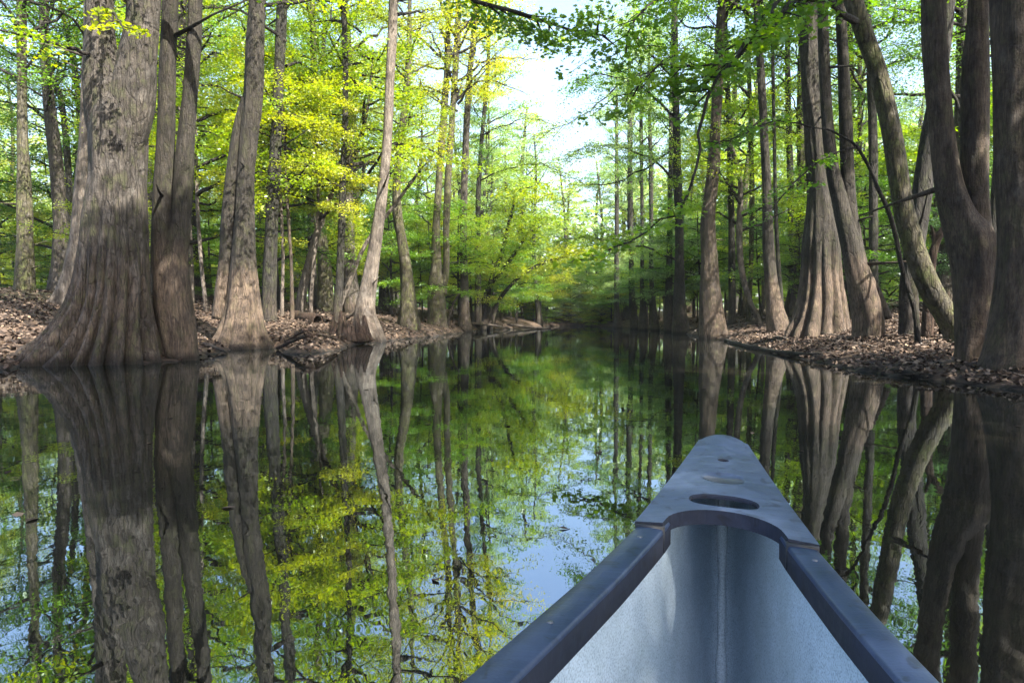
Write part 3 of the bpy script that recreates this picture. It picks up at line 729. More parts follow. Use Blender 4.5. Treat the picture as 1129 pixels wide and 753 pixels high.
tree('swamp_tree', 'thin dark tree close behind the grey trunk with the white foot',
     [(527, 357, 9), (527, 300, 7), (527, 230, 6), (530, 170, 5), (536, 100, 5)], D=49, bark='dark', crown='far0', leaf='green', H=24, cb=11, sides=12, cs=.7,
     boughs=[dict(pts=[(529, 100, 49), (545, 84, 49), (558, 72, 49)], leaf=.18, nsub=10, sub=1.4, per=40, r0=.16, r1=.07, mat='blue'),
             dict(pts=[(529, 150, 49), (556, 138, 48), (580, 130, 47), (604, 136, 46)], leaf=.12, nsub=26, sub=1.7, per=60, r0=.06, r1=.02, mat='blue'),
             dict(pts=[(530, 60, 49), (556, 40, 48), (590, 34, 46), (622, 44, 45)], leaf=.12, nsub=30, sub=2.0, per=45, r0=.07, r1=.02, mat='lime'),
             dict(pts=[(527, 200, 49), (556, 188, 48), (590, 180, 47), (618, 190, 46)], leaf=.12, nsub=26, sub=1.8, per=54, r0=.06, r1=.02, mat='lime')])
for lb, pp in (('lowest of the dark stems leaning over the water at the bend', [(528, 358, 8), (538, 320, 6), (556, 296, 5), (575, 268, 4), (588, 248, 3)]),
               ('dark bent stem rising steeply over the water at the bend', [(534, 357, 7), (541, 310, 6), (553, 280, 5), (563, 240, 4), (568, 215, 3)]),
               ('dark stem arching far out from the left bank at the bend', [(541, 357, 7), (551, 330, 5), (572, 306, 4), (598, 290, 3.5), (622, 283, 2.5)])):
    x, y = pp[-1][:2]
    tree('leaning_tree', lb, pp, D=50, bark='dark', crown=None, H=None, sides=10, group='leaning trees at the river bend',
         boughs=[dict(pts=[(pp[1][0], pp[1][1], 50), (pp[2][0], pp[2][1], 50), (x, y, 49), (x + 16, y - 8, 47.5)], leaf=.22, nsub=22, sub=2.6, per=120, start=.2, r0=.06, mat='lime' if x < 600 else 'yellow', spr=.5)])
tree('swamp_tree', 'brown furrowed trunk standing behind the hollow log',
     [(359, 338, 20), (358, 300, 17), (354, 260, 13), (349, 200, 10), (347, 100, 8), (345, 40, 7)], D=33, bark='mossy', crown='tall2', leaf='green', H=20, cb=8, sides=18)
tree('swamp_tree', 'pale trunk leaning right, left of the hollow log',
     [(332, 332, 11), (338, 300, 9), (347, 266, 8), (358, 232, 7), (374, 196, 5), (392, 160, 4)], D=27, bark='pale', crown='under1', leaf='lime', H=11, cb=5.5, sides=14)
tree('sapling', 'pale sapling upright against the leaning pale trunk',
     [(343, 330, 5), (346, 290, 4.5), (350, 250, 4), (351, 200, 3)], D=26, bark='pale', crown='under0', leaf='yellow', H=9, cb=4.5, sides=10, cs=.8)
tree('sapling', 'bent pale pole reaching right behind the tall leaning tupelo',
     [(375, 338, 6), (386, 310, 5), (404, 268, 5), (432, 230, 4.5), (462, 190, 3.5)], D=29, bark='pale', crown=None, H=None, sides=10,
     boughs=[dict(pts=[(445, 212, 29), (470, 180, 28.5), (500, 150, 28)], leaf=.15, nsub=10, sub=1.1, per=50, r0=.03, mat='yellow')])
tree('swamp_tree', 'wavy thin dark trunk between the far left trunk and the cypress',
     [(79, 333, 9), (78, 260, 8), (74, 170, 7), (67, 110, 6), (53, 70, 5), (50, 0, 5)], D=30, bark='dark', crown='tall3', leaf='green', H=19, cb=9, sides=12)
tree('swamp_tree', 'slim dark trunk bending left at the top beside the cypress',
     [(96, 330, 8), (92, 200, 7), (87, 120, 6), (80, 60, 6), (68, 12, 5)], D=31, bark='dark', crown='tall1', leaf='green', H=18, cb=8, sides=12)
tree('sapling', 'white barked sapling in the gap right of the twin stemmed tree',
     [(226, 332, 5), (221, 280, 4.5), (217, 210, 4), (216, 150, 3.5), (214, 90, 3)], D=24, bark='pale', crown='under2', leaf='lime', H=9.5, cb=5, sides=10)
tree('sapling', 'left one of two thin straight saplings near the hollow log',
     [(311, 331, 4.5), (312, 280, 4), (309, 210, 4), (308, 150, 3)], D=25, bark='pale', crown='under0', leaf='lime', H=9, cb=4.5, sides=10)
tree('sapling', 'right one of two thin saplings near the hollow log, reddish at its foot',
     [(322, 338, 5), (321, 290, 4), (318, 240, 4), (315, 190, 3)], D=24, bark='brown', crown='under1', leaf='yellow', H=8.5, cb=4.6, sides=10)

# --- right bank
tree('tupelo_tree', 'thick smooth brown trunk at the right edge, flaring into the leaf litter',
     [(1120, 409, 82), (1122, 388, 70), (1126, 350, 62), (1129, 300, 55), (1129, 250, 52), (1127, 180, 52), (1125, 100, 54), (1124, 0, 56)], D=8.8, bark='brown', crown='open2', leaf='green', H=17, cb=7.5,
     flute=5, amp=.06, hf=.5, sides=64, step=.08)
tree('tupelo_tree', 'grey brown trunk forking into two stems at chest height, left of the thick edge trunk',
     [(1069, 402, 33), (1071, 375, 36), (1074, 333, 43), (1074, 290, 47), (1070, 262, 48), (1058, 240, 36), (1047, 205, 29), (1038, 150, 25), (1032, 80, 25), (1029, 0, 24)], D=9.7, bark='brown',
     crown='open1', leaf='green', H=17, cb=7, flute=3, amp=.04, sides=56, step=.08,
     extra=[dict(pts=[(1080, 285, 30), (1078, 245, 26), (1075, 200, 27), (1075, 130, 28), (1076, 60, 27), (1079, 0, 23)], H=18, sides=40)])
R3, S3, D3 = tree('swamp_tree', 'mossy trunk growing in a long leftward curve out of the bank behind the forked trunk',
     [(1054, 371, 26), (1044, 348, 26), (1028, 322, 25), (1012, 286, 24), (998, 240, 23), (990, 190, 22), (982, 140, 20), (968, 80, 19), (952, 36, 19), (938, -6, 19), (930, -40, 18)],
     D=12.5, bark='mossy', crown='open0', leaf='green', H=16, cb=7, sides=40, step=.1,
     boughs=[dict(pts=[(944, 24, 12.3), (916, 2, 11.6), (875, -4, 10.8), (857, 26, 10.2), (826, 53, 9.9), (800, 76, 9.7), (780, 108, 9.4)], leaf=.10, nsub=22, sub=.75, per=45, start=.25, r0=.065, r1=.02, lobed=True),
             dict(pts=[(780, 108, 9.4), (768, 180, 9.3), (752, 228, 9.2), (711, 257, 9.1), (664, 284, 9.0), (640, 287, 9.0)], leaf=.085, nsub=12, sub=.5, per=36, start=.3, r0=.022, r1=.010, lobed=True),
             dict(pts=[(875, -30, 10.8), (820, 55, 9.8), (765, 70, 9.4), (718, 82, 9.2), (695, 112, 9.1)], leaf=.09, nsub=20, sub=.7, per=42, start=.35, r0=.035, r1=.012, lobed=True),
             dict(pts=[(930, -60, 12), (840, -40, 11.5), (760, -20, 11), (700, 25, 10.5), (690, 60, 10.2)], leaf=.09, nsub=26, sub=.95, per=54, start=.2, r0=.04, lobed=True)])
tree('swamp_tree', 'dark slanting trunk rising behind the mossy curved one',
     [(1002, 348, 22), (1003, 310, 20), (1010, 260, 20), (1017, 210, 21), (1025, 150, 18), (1037, 80, 15), (1046, 0, 14)], D=15.5, bark='dark', crown='open2', leaf='green', H=17, cb=7.5, sides=32)
tree('tupelo_tree', 'pair of stems from one pale leaning foot on the leaf covered slope, left stem sunlit',
     [(957, 376, 35), (957, 350, 33), (950, 318, 28), (941, 285, 24), (934, 255, 22), (926, 220, 19), (917, 180, 14), (910, 100, 12), (907, 0, 11)], D=16, bark='tan', crown='open1', leaf='green', H=19, cb=8.5,
     flute=5, amp=.12, hf=.8, sides=40, step=.1, extra=[dict(pts=[(976, 352, 16), (966, 325, 14), (951, 295, 14), (941, 255, 15), (935, 200, 15), (931, 100, 13), (927, 0, 12)], H=18)])
tree('tupelo_tree', 'great buttressed tupelo with a black upper trunk above a pale flood line',
     [(901, 370, 76), (903, 355, 65), (905, 330, 54), (905, 300, 45), (905, 268, 40), (905, 230, 33), (903, 200, 28), (899, 150, 24), (894, 90, 21), (892, 0, 24)],
     D=19, bark='tan', crown='open0', leaf='green', H=22, cb=9.5, flute=13, amp=.28, hf=2.4, sides=150, step=.1)
tree('tupelo_tree', 'slim grey trunk with a sunlit flared foot, left of the great buttressed tupelo',
     [(857, 357, 26), (854, 340, 20), (850, 310, 15), (847, 260, 12), (845, 200, 10), (840, 100, 9), (834, 0, 7)], D=24, bark='tan', crown='lofty0', leaf='green', H=20, cb=10, flute=5, amp=.14, hf=.7)
tree('swamp_tree', 'very thin straight trunk between the grey trunk and the great buttressed tupelo',
     [(862, 344, 6), (856, 250, 4.5), (853, 120, 4), (851, 0, 3.5)], D=27, bark='dark', crown='lofty1', leaf='green', H=21, cb=12, sides=10)
tree('bald_cypress', 'brown cypress with a wide conical foot at the edge of the right bank',
     [(786, 367, 37), (785, 350, 30), (783, 320, 23), (782, 290, 19), (781, 240, 16), (786, 190, 15), (789, 140, 12), (793, 60, 11), (796, 0, 10)], D=28, bark='brown', crown='tall1', leaf='green', H=24, cb=11,
     flute=9, amp=.15, hf=1., step=.12, sides=40)
for lb, pp, DD, bk, lf_, cr in (
     ('straight dark trunk second to the right of the brown conical cypress', [(807, 349, 9), (807, 300, 8), (806, 220, 7), (803, 120, 6), (800, 30, 5)], 33, 'dark', 'green', 'far0'),
     ('pale bending stem arching left from a slanted foot beside the dark straight trunk', [(836, 352, 7), (826, 330, 6), (818, 300, 7), (815, 260, 7), (816, 200, 6), (806, 160, 4)], 30, 'pale', 'lime', 'under2'),
     ('thin trunk curving up just left of the slim grey trunk', [(826, 334, 6), (828, 290, 5.5), (829, 220, 6), (827, 120, 5), (824, 20, 4)], 34, 'mossy', 'green', 'far1'),
     ('dark trunk leaning a little left behind the great buttressed tupelo', [(872, 345, 11), (874, 300, 9), (873, 250, 8), (870, 150, 7)], 32, 'dark', 'green', 'far0'),
     ('straight trunk seen through the gap right of the twin leaning stems', [(963, 332, 11), (963, 280, 10), (963, 200, 10), (961, 100, 9), (956, 0, 8)], 25, 'dark', 'green', 'tall0'),
     ('thin far trunk close left of the straight one in the gap', [(948, 320, 6), (948, 230, 5.5), (948, 100, 5), (947, 0, 5)], 34, 'mossy', 'lime', 'tall2'),
     ('dark tree behind the fork of the grey brown trunk', [(1098, 335, 16), (1096, 280, 13), (1098, 220, 11), (1102, 160, 10), (1104, 60, 9)], 20, 'dark', 'green', 'tall3')):
    tree('swamp_tree', lb, pp, D=DD, bark=bk, crown=cr, leaf=lf_, H=20 if cr[:5] != 'under' else 9, cb=8.5 if cr[:5] != 'under' else 4.5, sides=16, group='slim trees among the big trunks on the right bank', cs=.8 if cr[:3] == 'far' else 1)
tree('sapling', 'dark crooked sapling whose top droops left in a long arch',
     [(1010, 350, 6.5), (1001, 318, 5.5), (993, 290, 5), (988, 262, 5), (980, 234, 5), (968, 208, 4.5), (960, 188, 4), (944, 161, 3.6), (930, 152, 3), (913, 143, 2.8), (895, 141, 2.4), (880, 136, 2.2), (855, 134, 1.8), (835, 140, 1.4)], D=13, bark='twig', crown=None, H=None, sides=12,
     boughs=[dict(pts=[(944, 163, 13), (905, 176, 12.8), (870, 205, 12.5), (852, 232, 12.3)], leaf=.085, nsub=9, sub=.5, per=36, r0=.02, mat='green'),
             dict(pts=[(880, 136, 13), (850, 134, 12.8), (815, 150, 12.5), (790, 158, 12.3)], leaf=.085, nsub=12, sub=.6, per=40, r0=.015, mat='green')])
# dark row of trunks at the end of the right bank
for k, (pp, DD, lb) in enumerate((
     ([(681, 361, 11), (680, 340, 7), (680, 300, 6), (680, 230, 5), (680, 150, 4)], 62, 'dark flared trunk farthest left of the row at the bend'),
     ([(699, 359, 11), (697, 335, 8), (696, 290, 6), (695, 230, 6), (694, 100, 5)], 56, 'second dark trunk of the row at the bend, flaring into a cone'),
     ([(709, 362, 12), (709, 340, 8), (708, 318, 5.5), (708, 250, 4), (707, 150, 4)], 50, 'conical dark trunk in the middle of the row at the bend'),
     ([(722, 358, 11), (720, 335, 7), (718, 300, 5), (718, 220, 5), (716, 120, 4)], 48, 'dark trunk fourth from the left in the row at the bend'),
     ([(738, 358, 12), (737, 330, 9), (738, 290, 7), (739, 220, 6), (741, 80, 5)], 43, 'dark trunk with reddish foot at the right of the row at the bend'),
     ([(750, 360, 19), (749, 335, 14), (749, 290, 11), (749, 240, 10), (747, 200, 10), (745, 100, 8)], 38, 'thick dark trunk left of the brown conical cypress'))):
    tree('swamp_tree', lb, pp, D=DD, bark='dark', crown='far%d' % (k % 2), leaf=('blue', 'green')[k % 2], H=23, cb=10, sides=16, flute=4, amp=.12, group='dark trunks in a row where the river bends', cs=.6,
         boughs=([dict(pts=[(747, 200, 38), (710, 170, 37.5), (668, 160, 37), (628, 168, 36.5)], leaf=.12, nsub=34, sub=1.5, per=90, start=.15, r0=.07, mat='blue'),
                  dict(pts=[(746, 130, 38), (705, 95, 38), (662, 82, 38), (634, 92, 37.5)], leaf=.12, nsub=36, sub=1.7, per=90, start=.15, r0=.08, mat='green'),
                  dict(pts=[(745, 90, 38), (700, 40, 38), (672, 22, 38), (650, 12, 38)], leaf=.12, nsub=32, sub=1.8, per=90, start=.15, r0=.08, mat='blue'),
                  dict(pts=[(748, 160, 38), (705, 190, 38), (660, 205, 38), (612, 190, 37)], leaf=.12, nsub=26, sub=1.8, per=33, start=.2, r0=.06, mat='blue'),
                  dict(pts=[(746, 60, 38), (690, 90, 37), (640, 130, 36), (600, 150, 36)], leaf=.12, nsub=30, sub=2.0, per=54, start=.2, r0=.07, mat='blue'),
                  dict(pts=[(749, 290, 38), (705, 270, 37), (650, 262, 36), (610, 268, 35)], leaf=.12, nsub=28, sub=1.4, per=80, start=.15, r0=.06, mat='lime')] if k == 5 else ()))

# ------------------------------------------------------------------ woods: individual trees further back
def bg_trunk(H, r, seed, flare=1.7):
    g = Geo(); rr = random.Random(seed); n = 22; z = np.linspace(-.5, H, n); a = rr.uniform(0, 6)
    lean = rr.uniform(-.05, .05); lean2 = rr.uniform(-.04, .04)
    P = np.stack([z * lean + .22 * np.sin(z * .35 + a), z * lean2 + .2 * np.cos(z * .3 + a), z], 1); P[:, :2] -= P[0, :2]
    rad = r * ((1 - .75 * np.clip(z / H, 0, 1)) + (flare - 1) * np.exp(-np.maximum(z, 0) / .9))
    lf = lumps(seed)
    tube(g, P, rad, 14, upright=True, rfun=lambda th, zz, i: lf(th, zz) * (1 - .12 * (1 - np.abs(np.sin(2.5 * th))) * math.exp(-max(zz, 0) / 1.2)))
    return g.mesh('trunk', True), P
BGT = [bg_trunk(19, .22 + .05 * i, 40 + i) for i in range(5)]
BGS = [bg_trunk(6.2, .055 + .012 * i, 80 + i, 1.3) for i in range(4)]
used = []
def clear(x, y, d):
    for a, b in used:
        if (a - x) ** 2 + (b - y) ** 2 < d * d: return False
    used.append((x, y)); return True
def placed_px(x, y): return CX + FPX * x / max(y, .1)

GRP = {}
def bg_tree(x, y, small=False, sc=1.0, bark='dark', leaf='green', label='', group='', ck=None, cb=None, wide=.95):
    root = empty('sapling' if small else 'forest_tree', (x, y, max(float(terr(x, y)), 0)), label, 'tree', group)
    me, P = random.choice(BGS if small else BGT)
    t = bpy.data.objects.new('trunk', me)
    if not me.materials: me.materials.append(BARK['dark'])
    col.objects.link(t); t.parent = root; t.scale = (sc, sc, sc); t.rotation_euler = (0, 0, 0)
    t.material_slots[0].link = 'OBJECT'; t.material_slots[0].material = BARK[bark]
    if small:
        key = 'under%d' % random.randrange(3); cbz = random.uniform(1.0, 2.0) * sc
        i = int(np.argmin(abs(P[:, 2] * sc - cbz - 2)))
        add_crown(root, key, (P[i, 0] * sc, P[i, 1] * sc, cbz), (sc * random.uniform(.9, 1.25),) * 2 + (sc,), leaf)
    else:
        key = ck or 'tall%d' % random.randrange(4); cbz = (cb if cb is not None else random.uniform(5, 8)) * sc
        i = int(np.argmin(abs(P[:, 2] * sc - cbz - 5)))
        zs = (19.5 * sc - cbz) / CHGT[key[:-1]]
        add_crown(root, key, (P[i, 0] * sc, P[i, 1] * sc, cbz), (sc * wide,) * 2 + (zs,), leaf)
    return root

def front_depth(px):
    """bank trees nearer than this would stand before the traced trunks"""
    return np.interp(px, [-400, 0, 230, 330, 420, 480, 560, 640, 700, 760, 800, 870, 960, 1129, 1500], [28, 28, 27, 31, 38, 50, 66, 72, 64, 50, 38, 32, 26, 24, 24])
nt = 0
for k in range(4000):
    if nt >= 120: break
    y = random.uniform(22, 92); x = random.uniform(-1.05, 1.05) * (y * .78 + 4)
    if shore(x, y) < (1.2 if y < 60 else 2.0): continue
    if 7 < x < 24 and 50 < y < 80 and random.random() < .75: continue
    px = placed_px(x, y)
    if y < front_depth(px) or not clear(x, y, 2.3): continue
    left = x < 2
    far = y > 52
    leaf = random.choices(['lime', 'yellow', 'green'] if left else ['green', 'lime', 'dark'], [5, 2, 4] if left else [6, 2, 2])[0]
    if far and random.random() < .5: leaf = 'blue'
    bg_tree(x, y, False, random.uniform(.85, 1.3), random.choice(['dark', 'mossy', 'tan', 'dark', 'cypress']), leaf,
            ('slim trunk deep in the sunlit woods behind the left bank' if left else 'slim trunk deep in the green woods behind the right bank'),
            'background trees on the left bank' if left else 'background trees on the right bank', ck=('far%d' % random.randrange(2)) if far else None)
    nt += 1
ns = 0
for k in range(4000):
    if ns >= 150: break
    y = random.uniform(19, 78); x = random.uniform(-1.05, 1.05) * (y * .78 + 3)
    s = shore(x, y)
    if s < (.6 if y > 45 else 3.2): continue
    if 7 < x < 24 and 50 < y < 80 and random.random() < .6: continue
    px = placed_px(x, y)
    if y < front_depth(px) - 3 or not clear(x, y, 1.7): continue
    left = x < 2
    leaf = random.choices(['lime', 'yellow', 'green'] if left else ['green', 'lime', 'dark', 'yellow'], [5, 3, 3] if left else [6, 2, 3, 1])[0]
    bg_tree(x, y, True, random.uniform(.7, 1.35), random.choice(['pale', 'dark', 'twig']), leaf,
            ('leafy understorey sapling in the woods behind the left bank' if left else 'leafy understorey sapling in the woods behind the right bank'),
            'understorey saplings on the left bank' if left else 'understorey saplings on the right bank')
    ns += 1
nf = 0
for k in range(4000):
    if nf >= 46: break
    y = random.uniform(24, 70); x = random.choice([-1, 1, 1]) * random.uniform(.12, .85) * y + 3
    s = float(shore(x, y))
    if s < 7 or not clear(x, y, 1.5): continue
    px = placed_px(x, y)
    if y < front_depth(px) - 1 or px < -60 or px > 1190: continue
    root = empty('bush', (x, y, float(terr(x, y))), 'low green bush on the forest floor behind the trunks', 'bush', 'bushes on the forest floor')
    sc_ = random.uniform(.55, .95); add_crown(root, 'under%d' % random.randrange(3), (0, 0, .1), (sc_, sc_, sc_ * .62), random.choice(['green', 'dark', 'lime'])); nf += 1
# trees and bushes along the far shore and at the bend
nf = 0
for k in range(3000):
    if nf >= 24: break
    y = random.uniform(62, 100); x = random.uniform(-8, 26); s = float(shore(x, y))
    if s < .4 or s > 14 or (x > 9 and y < 80 and random.random() < .85): continue
    px = placed_px(x, y)
    if not clear(x, y, 1.8): continue
    gap = 585 < px < 690
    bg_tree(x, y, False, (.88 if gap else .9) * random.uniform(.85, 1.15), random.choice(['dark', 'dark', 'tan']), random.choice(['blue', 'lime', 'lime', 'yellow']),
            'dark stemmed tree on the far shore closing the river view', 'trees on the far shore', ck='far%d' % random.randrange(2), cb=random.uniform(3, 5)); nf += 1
nf = 0
for k in range(6000):
    if nf >= 60: break
    y = random.uniform(40, 90); x = random.uniform(-14, 24); s = float(shore(x, y))
    if s < .2 or s > 5 or not clear(x, y, 1.5): continue
    bg_tree(x, y, True, random.uniform(.8, 1.3), 'dark', random.choice(['lime', 'green', 'yellow', 'green']) if x < 4 else random.choice(['green', 'lime', 'blue']),
            'leafy sapling leaning over the water edge near the bend', 'saplings at the water edge near the bend'); nf += 1
# unseen near trees beyond the picture edges, added to shade canoe and trunks
for (x, y, sc, wd, ck_) in ((7.9, -7.4, 1.0, 1.45, 'tall0'), (9.8, -10.2, 1.0, 1.2, 'tall1'), (12.6, -9.0, 1.1, 1.1, 'tall2'), (8.9, -13.6, 1.05, 1.2, 'tall3'), (8.8, -3.4, .9, 1.2, 'tall0'),
                            (8.6, 1.4, .95, 1.0, 'open1'), (10.8, -4.6, 1.38, 1.3, 'thick0'), (15.0, -2.5, 1.05, 1.1, 'thick1'), (13.6, 5.0, 1.15, 1.0, 'thick0')):
    bg_tree(x, y, False, sc, 'brown', 'green', 'unseen tree of the right bank, added outside the picture for its shade', 'unseen shade trees of the right bank', ck=ck_, wide=wd)
for (x, y, sc, wd, ck_) in ((7.3, 3.9, 1.05, 1.5, 'thick1'), (7.6, -1.6, 1.17, 1.35, 'thick0')):
    bg_tree(x, y, wide=wd, sc=sc, bark='tan', leaf='green', ck=ck_, label='unseen broad crowned tree added beside the canoe to dapple the sunlight', group='unseen broad trees dappling the sunlight', cb=8.5)  # out of view, added so their clumped crowns block the sun in patches
nf = 0
for k in range(3000):
    if nf >= 18: break
    y = random.uniform(72, 90); x = random.uniform(-4, 20); s_ = float(shore(x, y))
    if s_ < .15 or s_ > 3.5 or not clear(x, y, 1.4): continue
    root = empty('bush', (x, y, float(terr(x, y))), 'low bush at the waterline of the far shore', 'bush', 'bushes along the far waterline')
    sc_ = random.uniform(.7, 1.1); add_crown(root, 'under%d' % random.randrange(3), (0, 0, .05), (sc_, sc_, sc_ * .8), random.choice(['lime', 'green', 'yellow'])); nf += 1
# far mass of foliage closing the view
g = Geo()
for k in range(2600):
    a = random.uniform(-64, 64); d = random.uniform(84, 125); x = d * math.sin(R(a)) ; y = d * math.cos(R(a))
    px = placed_px(x, y); top = np.interp(px, [300, 520, 590, 620, 660, 700, 800], [24, 20, 15, 12.5, 13, 18, 24])
    z = random.uniform(0, 1) ** 1.5 * top + .3
    r = random.uniform(1.4, 3.0); n = 46
    C = rng.normal(size=(n, 3)) * [r * .6, r * .6, r * .38] + [x, y, z + 1]
    leaves(g, C, .75, flat=.9, base=np.clip(random.uniform(0, .6) + rng.uniform(0, .4, n), 0, 1))
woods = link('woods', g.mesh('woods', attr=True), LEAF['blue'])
tag(woods, 'far woods closing the river view, mass of leaves tinted pale by haze', 'woods', None, 'stuff')

# ------------------------------------------------------------------ leaf litter, floating leaves, logs, roots
M_LIT = leaf_mat('fallen dry leaves', [(0, (.014, .010, .008)), (.35, (.042, .031, .025)), (.65, (.078, .058, .046)), (.88, (.13, .10, .08)), (1, (.22, .16, .11))], trans=.06, objw=0, gloss=.008)
def litter(n, x0, x1, y0, y1, size, smax=14):
    x = rng.uniform(x0, x1, n * 3); y = y0 + (y1 - y0) * rng.uniform(0, 1, n * 3) ** 1.4; s = shore(x, y)
    k = (s > -.02) & (s < smax); x, y = x[k][:n], y[k][:n]
    z = terr(x, y); m = z > .008; x, y, z = x[m], y[m], z[m]
    z2 = z + .035 * np.sin(x * 7.1 + 3 * np.sin(y * 2.7)) * np.sin(y * 6.3 + 2 * np.sin(x * 3.1)) * (z > .1)
    return np.stack([x, y, z2 + .02 + rng.uniform(0, .03, len(x))], 1)
g = Geo()
leaves(g, litter(60000, 4.5, 18, 6, 26, .09), .082, flat=.55, aspect=.7)
leaves(g, litter(30000, -22, -4, 9, 30, .09), .11, flat=.55, aspect=.7)
leaves(g, litter(6000, -20, 20, 24, 60, .09), .17, flat=.6, aspect=.7)
tag(link('leaf_litter', g.mesh('leaf_litter', attr=True), M_LIT), 'brown and tan fallen leaves covering both banks', 'leaf litter', None, 'stuff')
g = Geo(); C = []
for px, py in [(97, 441), (188, 462), (195, 430), (20, 568), (36, 573), (622, 583), (560, 470), (404, 430), (1122, 470), (660, 500), (330, 400), (345, 404), (300, 399), (280, 395), (140, 412), (170, 413), (60, 411), (230, 404), (505, 372), (870, 402), (480, 640), (250, 560)]:
    p = onwater(px, py); C.append([p[0], p[1], .006])
for k in range(520):
    x = rng.uniform(-8, 8); y = rng.uniform(3, 30); s = float(shore(x, y))
    if -1.0 < s < -.05 or (s < 0 and rng.uniform() < .12): C.append([x, y, .006])
leaves(g, np.array(C), .07, flat=.03, aspect=.55)
tag(link('floating_leaves', g.mesh('floating_leaves', attr=True), M_LIT), 'scattered fallen leaves floating on the dark river', 'leaves', None, 'stuff')

g = Geo(); C = np.vstack([litter(420, 4.5, 16, 6, 24, .09), litter(260, -20, -4, 10, 28, .09)])
for c in C:
    a = rng.uniform(0, 6.28); L_ = rng.uniform(.12, .7); d = np.array([math.cos(a), math.sin(a), rng.uniform(-.05, .25)])
    tube(g, np.array([c, c + d * L_ * .5 + rng.normal(size=3) * .05 * L_, c + d * L_]), np.array([.012, .009, .004]) * rng.uniform(.6, 1.5), 4, cap=False)
tag(link('twigs', g.mesh('twigs'), BARK['drift']), 'dead twigs strewn over the leaf litter', 'twigs', None, 'stuff')

def log(name, label, cat, P, r0, r1, bark, sides=14, branches=0, group=None, seed=3):
    P = np.asarray(P, float); g = Geo(); S = smooth_path(P, 18); lf = lumps(seed)
    S[1:-1] += rng.normal(size=(16, 3)) * r0 * .12
    tube(g, S, np.linspace(r0, r1, 18), sides, rfun=lambda th, z, i: lf(th, i * .4))
    for b in range(branches):
        i = random.randrange(5, 16); d = rng.normal(size=3); d[2] = abs(d[2]) * .8; d /= np.linalg.norm(d); L = random.uniform(.3, .9) * 8 * max(r0, .05)
        tube(g, np.array([S[i], S[i] + d * L * .5 + rng.normal(size=3) * L * .08, S[i] + d * L]), [r1 * .7, r1 * .5, r1 * .2], 6)
    o = link(name, g.mesh(name, True, off=P[0]), BARK[bark], None, P[0]); tag(o, label, cat, group)
    return o
def gp(px, py, lift=0.0, D=None):
    D = D or hit(px, py) or 30; p = at(px, py, D); p[2] = max(float(terr(p[0], p[1])), 0) + lift; return p

# hollow log: open tube with thickness
a, b = gp(324, 340, .12, 24.8), gp(350, 340, .12, 24.0); g = Geo(); n = 12
P = a + (b - a) * np.linspace(0, 1, n)[:, None]; lf = lumps(9)
tube(g, P, np.linspace(.19, .22, n), 20, rfun=lambda th, z, i: lf(th, i * .7) + .12 * np.sin(th * 2 + i * .5) + .05 * np.sin(7 * th + i), cap=False)
tube(g, P, np.linspace(.13, .175, n), 20, rfun=lambda th, z, i: lf(th, i * .3), cap=False)
Vv = []; e = P[-1]; T = (P[-1] - P[0]) / np.linalg.norm(P[-1] - P[0]); Xx = np.cross(T, [.3, .2, 1.]); Xx /= np.linalg.norm(Xx); Yy = np.cross(T, Xx)
th = np.arange(20) * 2 * math.pi / 20
ring = lambda r: np.array([e + (math.cos(t) * Xx + math.sin(t) * Yy) * r for t in th])
g.add(np.vstack([ring(.225), ring(.175)]), [(i, (i + 1) % 20, 20 + (i + 1) % 20, 20 + i) for i in range(20)])
lo = link('hollow_log', g.mesh('hollow_log', True, off=a), BARK['rot'], None, a); tag(lo, 'short hollow rusty brown log lying on the left bank', 'log')
# rotten stump against the foot of the pale leaning tupelo
c = gp(385, 372); g = Geo()
zt = lambda th: None
for k in range(26):
    a_ = k * 2 * math.pi / 26; q = np.array([c[0] + .55 * math.cos(a_), c[1] + .1 + .4 * math.sin(a_), c[2] - .15]); h = random.uniform(.35, 1.05)
    tube(g, np.array([q + [.12 * math.cos(a_), .1 * math.sin(a_), 0], q + [0, 0, h * .5], q + [-.05 * math.cos(a_), 0, h]]), [.12, .09, .02], 6)
st = link('rotten_stump', g.mesh('rotten_stump', True, off=c), BARK['rot'], None, c); tag(st, 'jagged dark rotten stump at the foot of the pale leaning tupelo', 'stump')
c = gp(1048, 352, 0, 13.5); g = Geo()
for k in range(14):
    a_ = k * 2 * math.pi / 14; q = np.array([c[0] + .14 * math.cos(a_), c[1] + .14 * math.sin(a_), c[2] - .15]); h = random.uniform(.6, 1.1)
    tube(g, np.array([q, q + [0, 0, h * .5], q + [.03 * math.cos(a_), 0, h]]), [.07, .06, .012], 6)
st = link('rotten_stump', g.mesh('rotten_stump', True, off=c), BARK['rot'], None, c); tag(st, 'thin charred broken stump seen between the curved and the forked trunk', 'stump')
# broken snag with a notched top
g = Geo(); D_ = 13.5
base = at(1022, 345, D_); base[2] = float(terr(base[0], base[1])) - .2
tube(g, smooth_path([base, at(1026, 300, D_), at(1032, 268, D_), at(1044, 246, D_)], 12), np.linspace(.12, .06, 12), 12)
tube(g, smooth_path([at(1031, 275, D_), at(1029, 258, D_), at(1026, 248, D_)], 6), np.linspace(.06, .02, 6), 8)
sn = link('broken_snag', g.mesh('broken_snag', True, off=base), BARK['rot'], None, base); tag(sn, 'orange brown forked snag broken off between the curved and the forked trunk', 'snag')

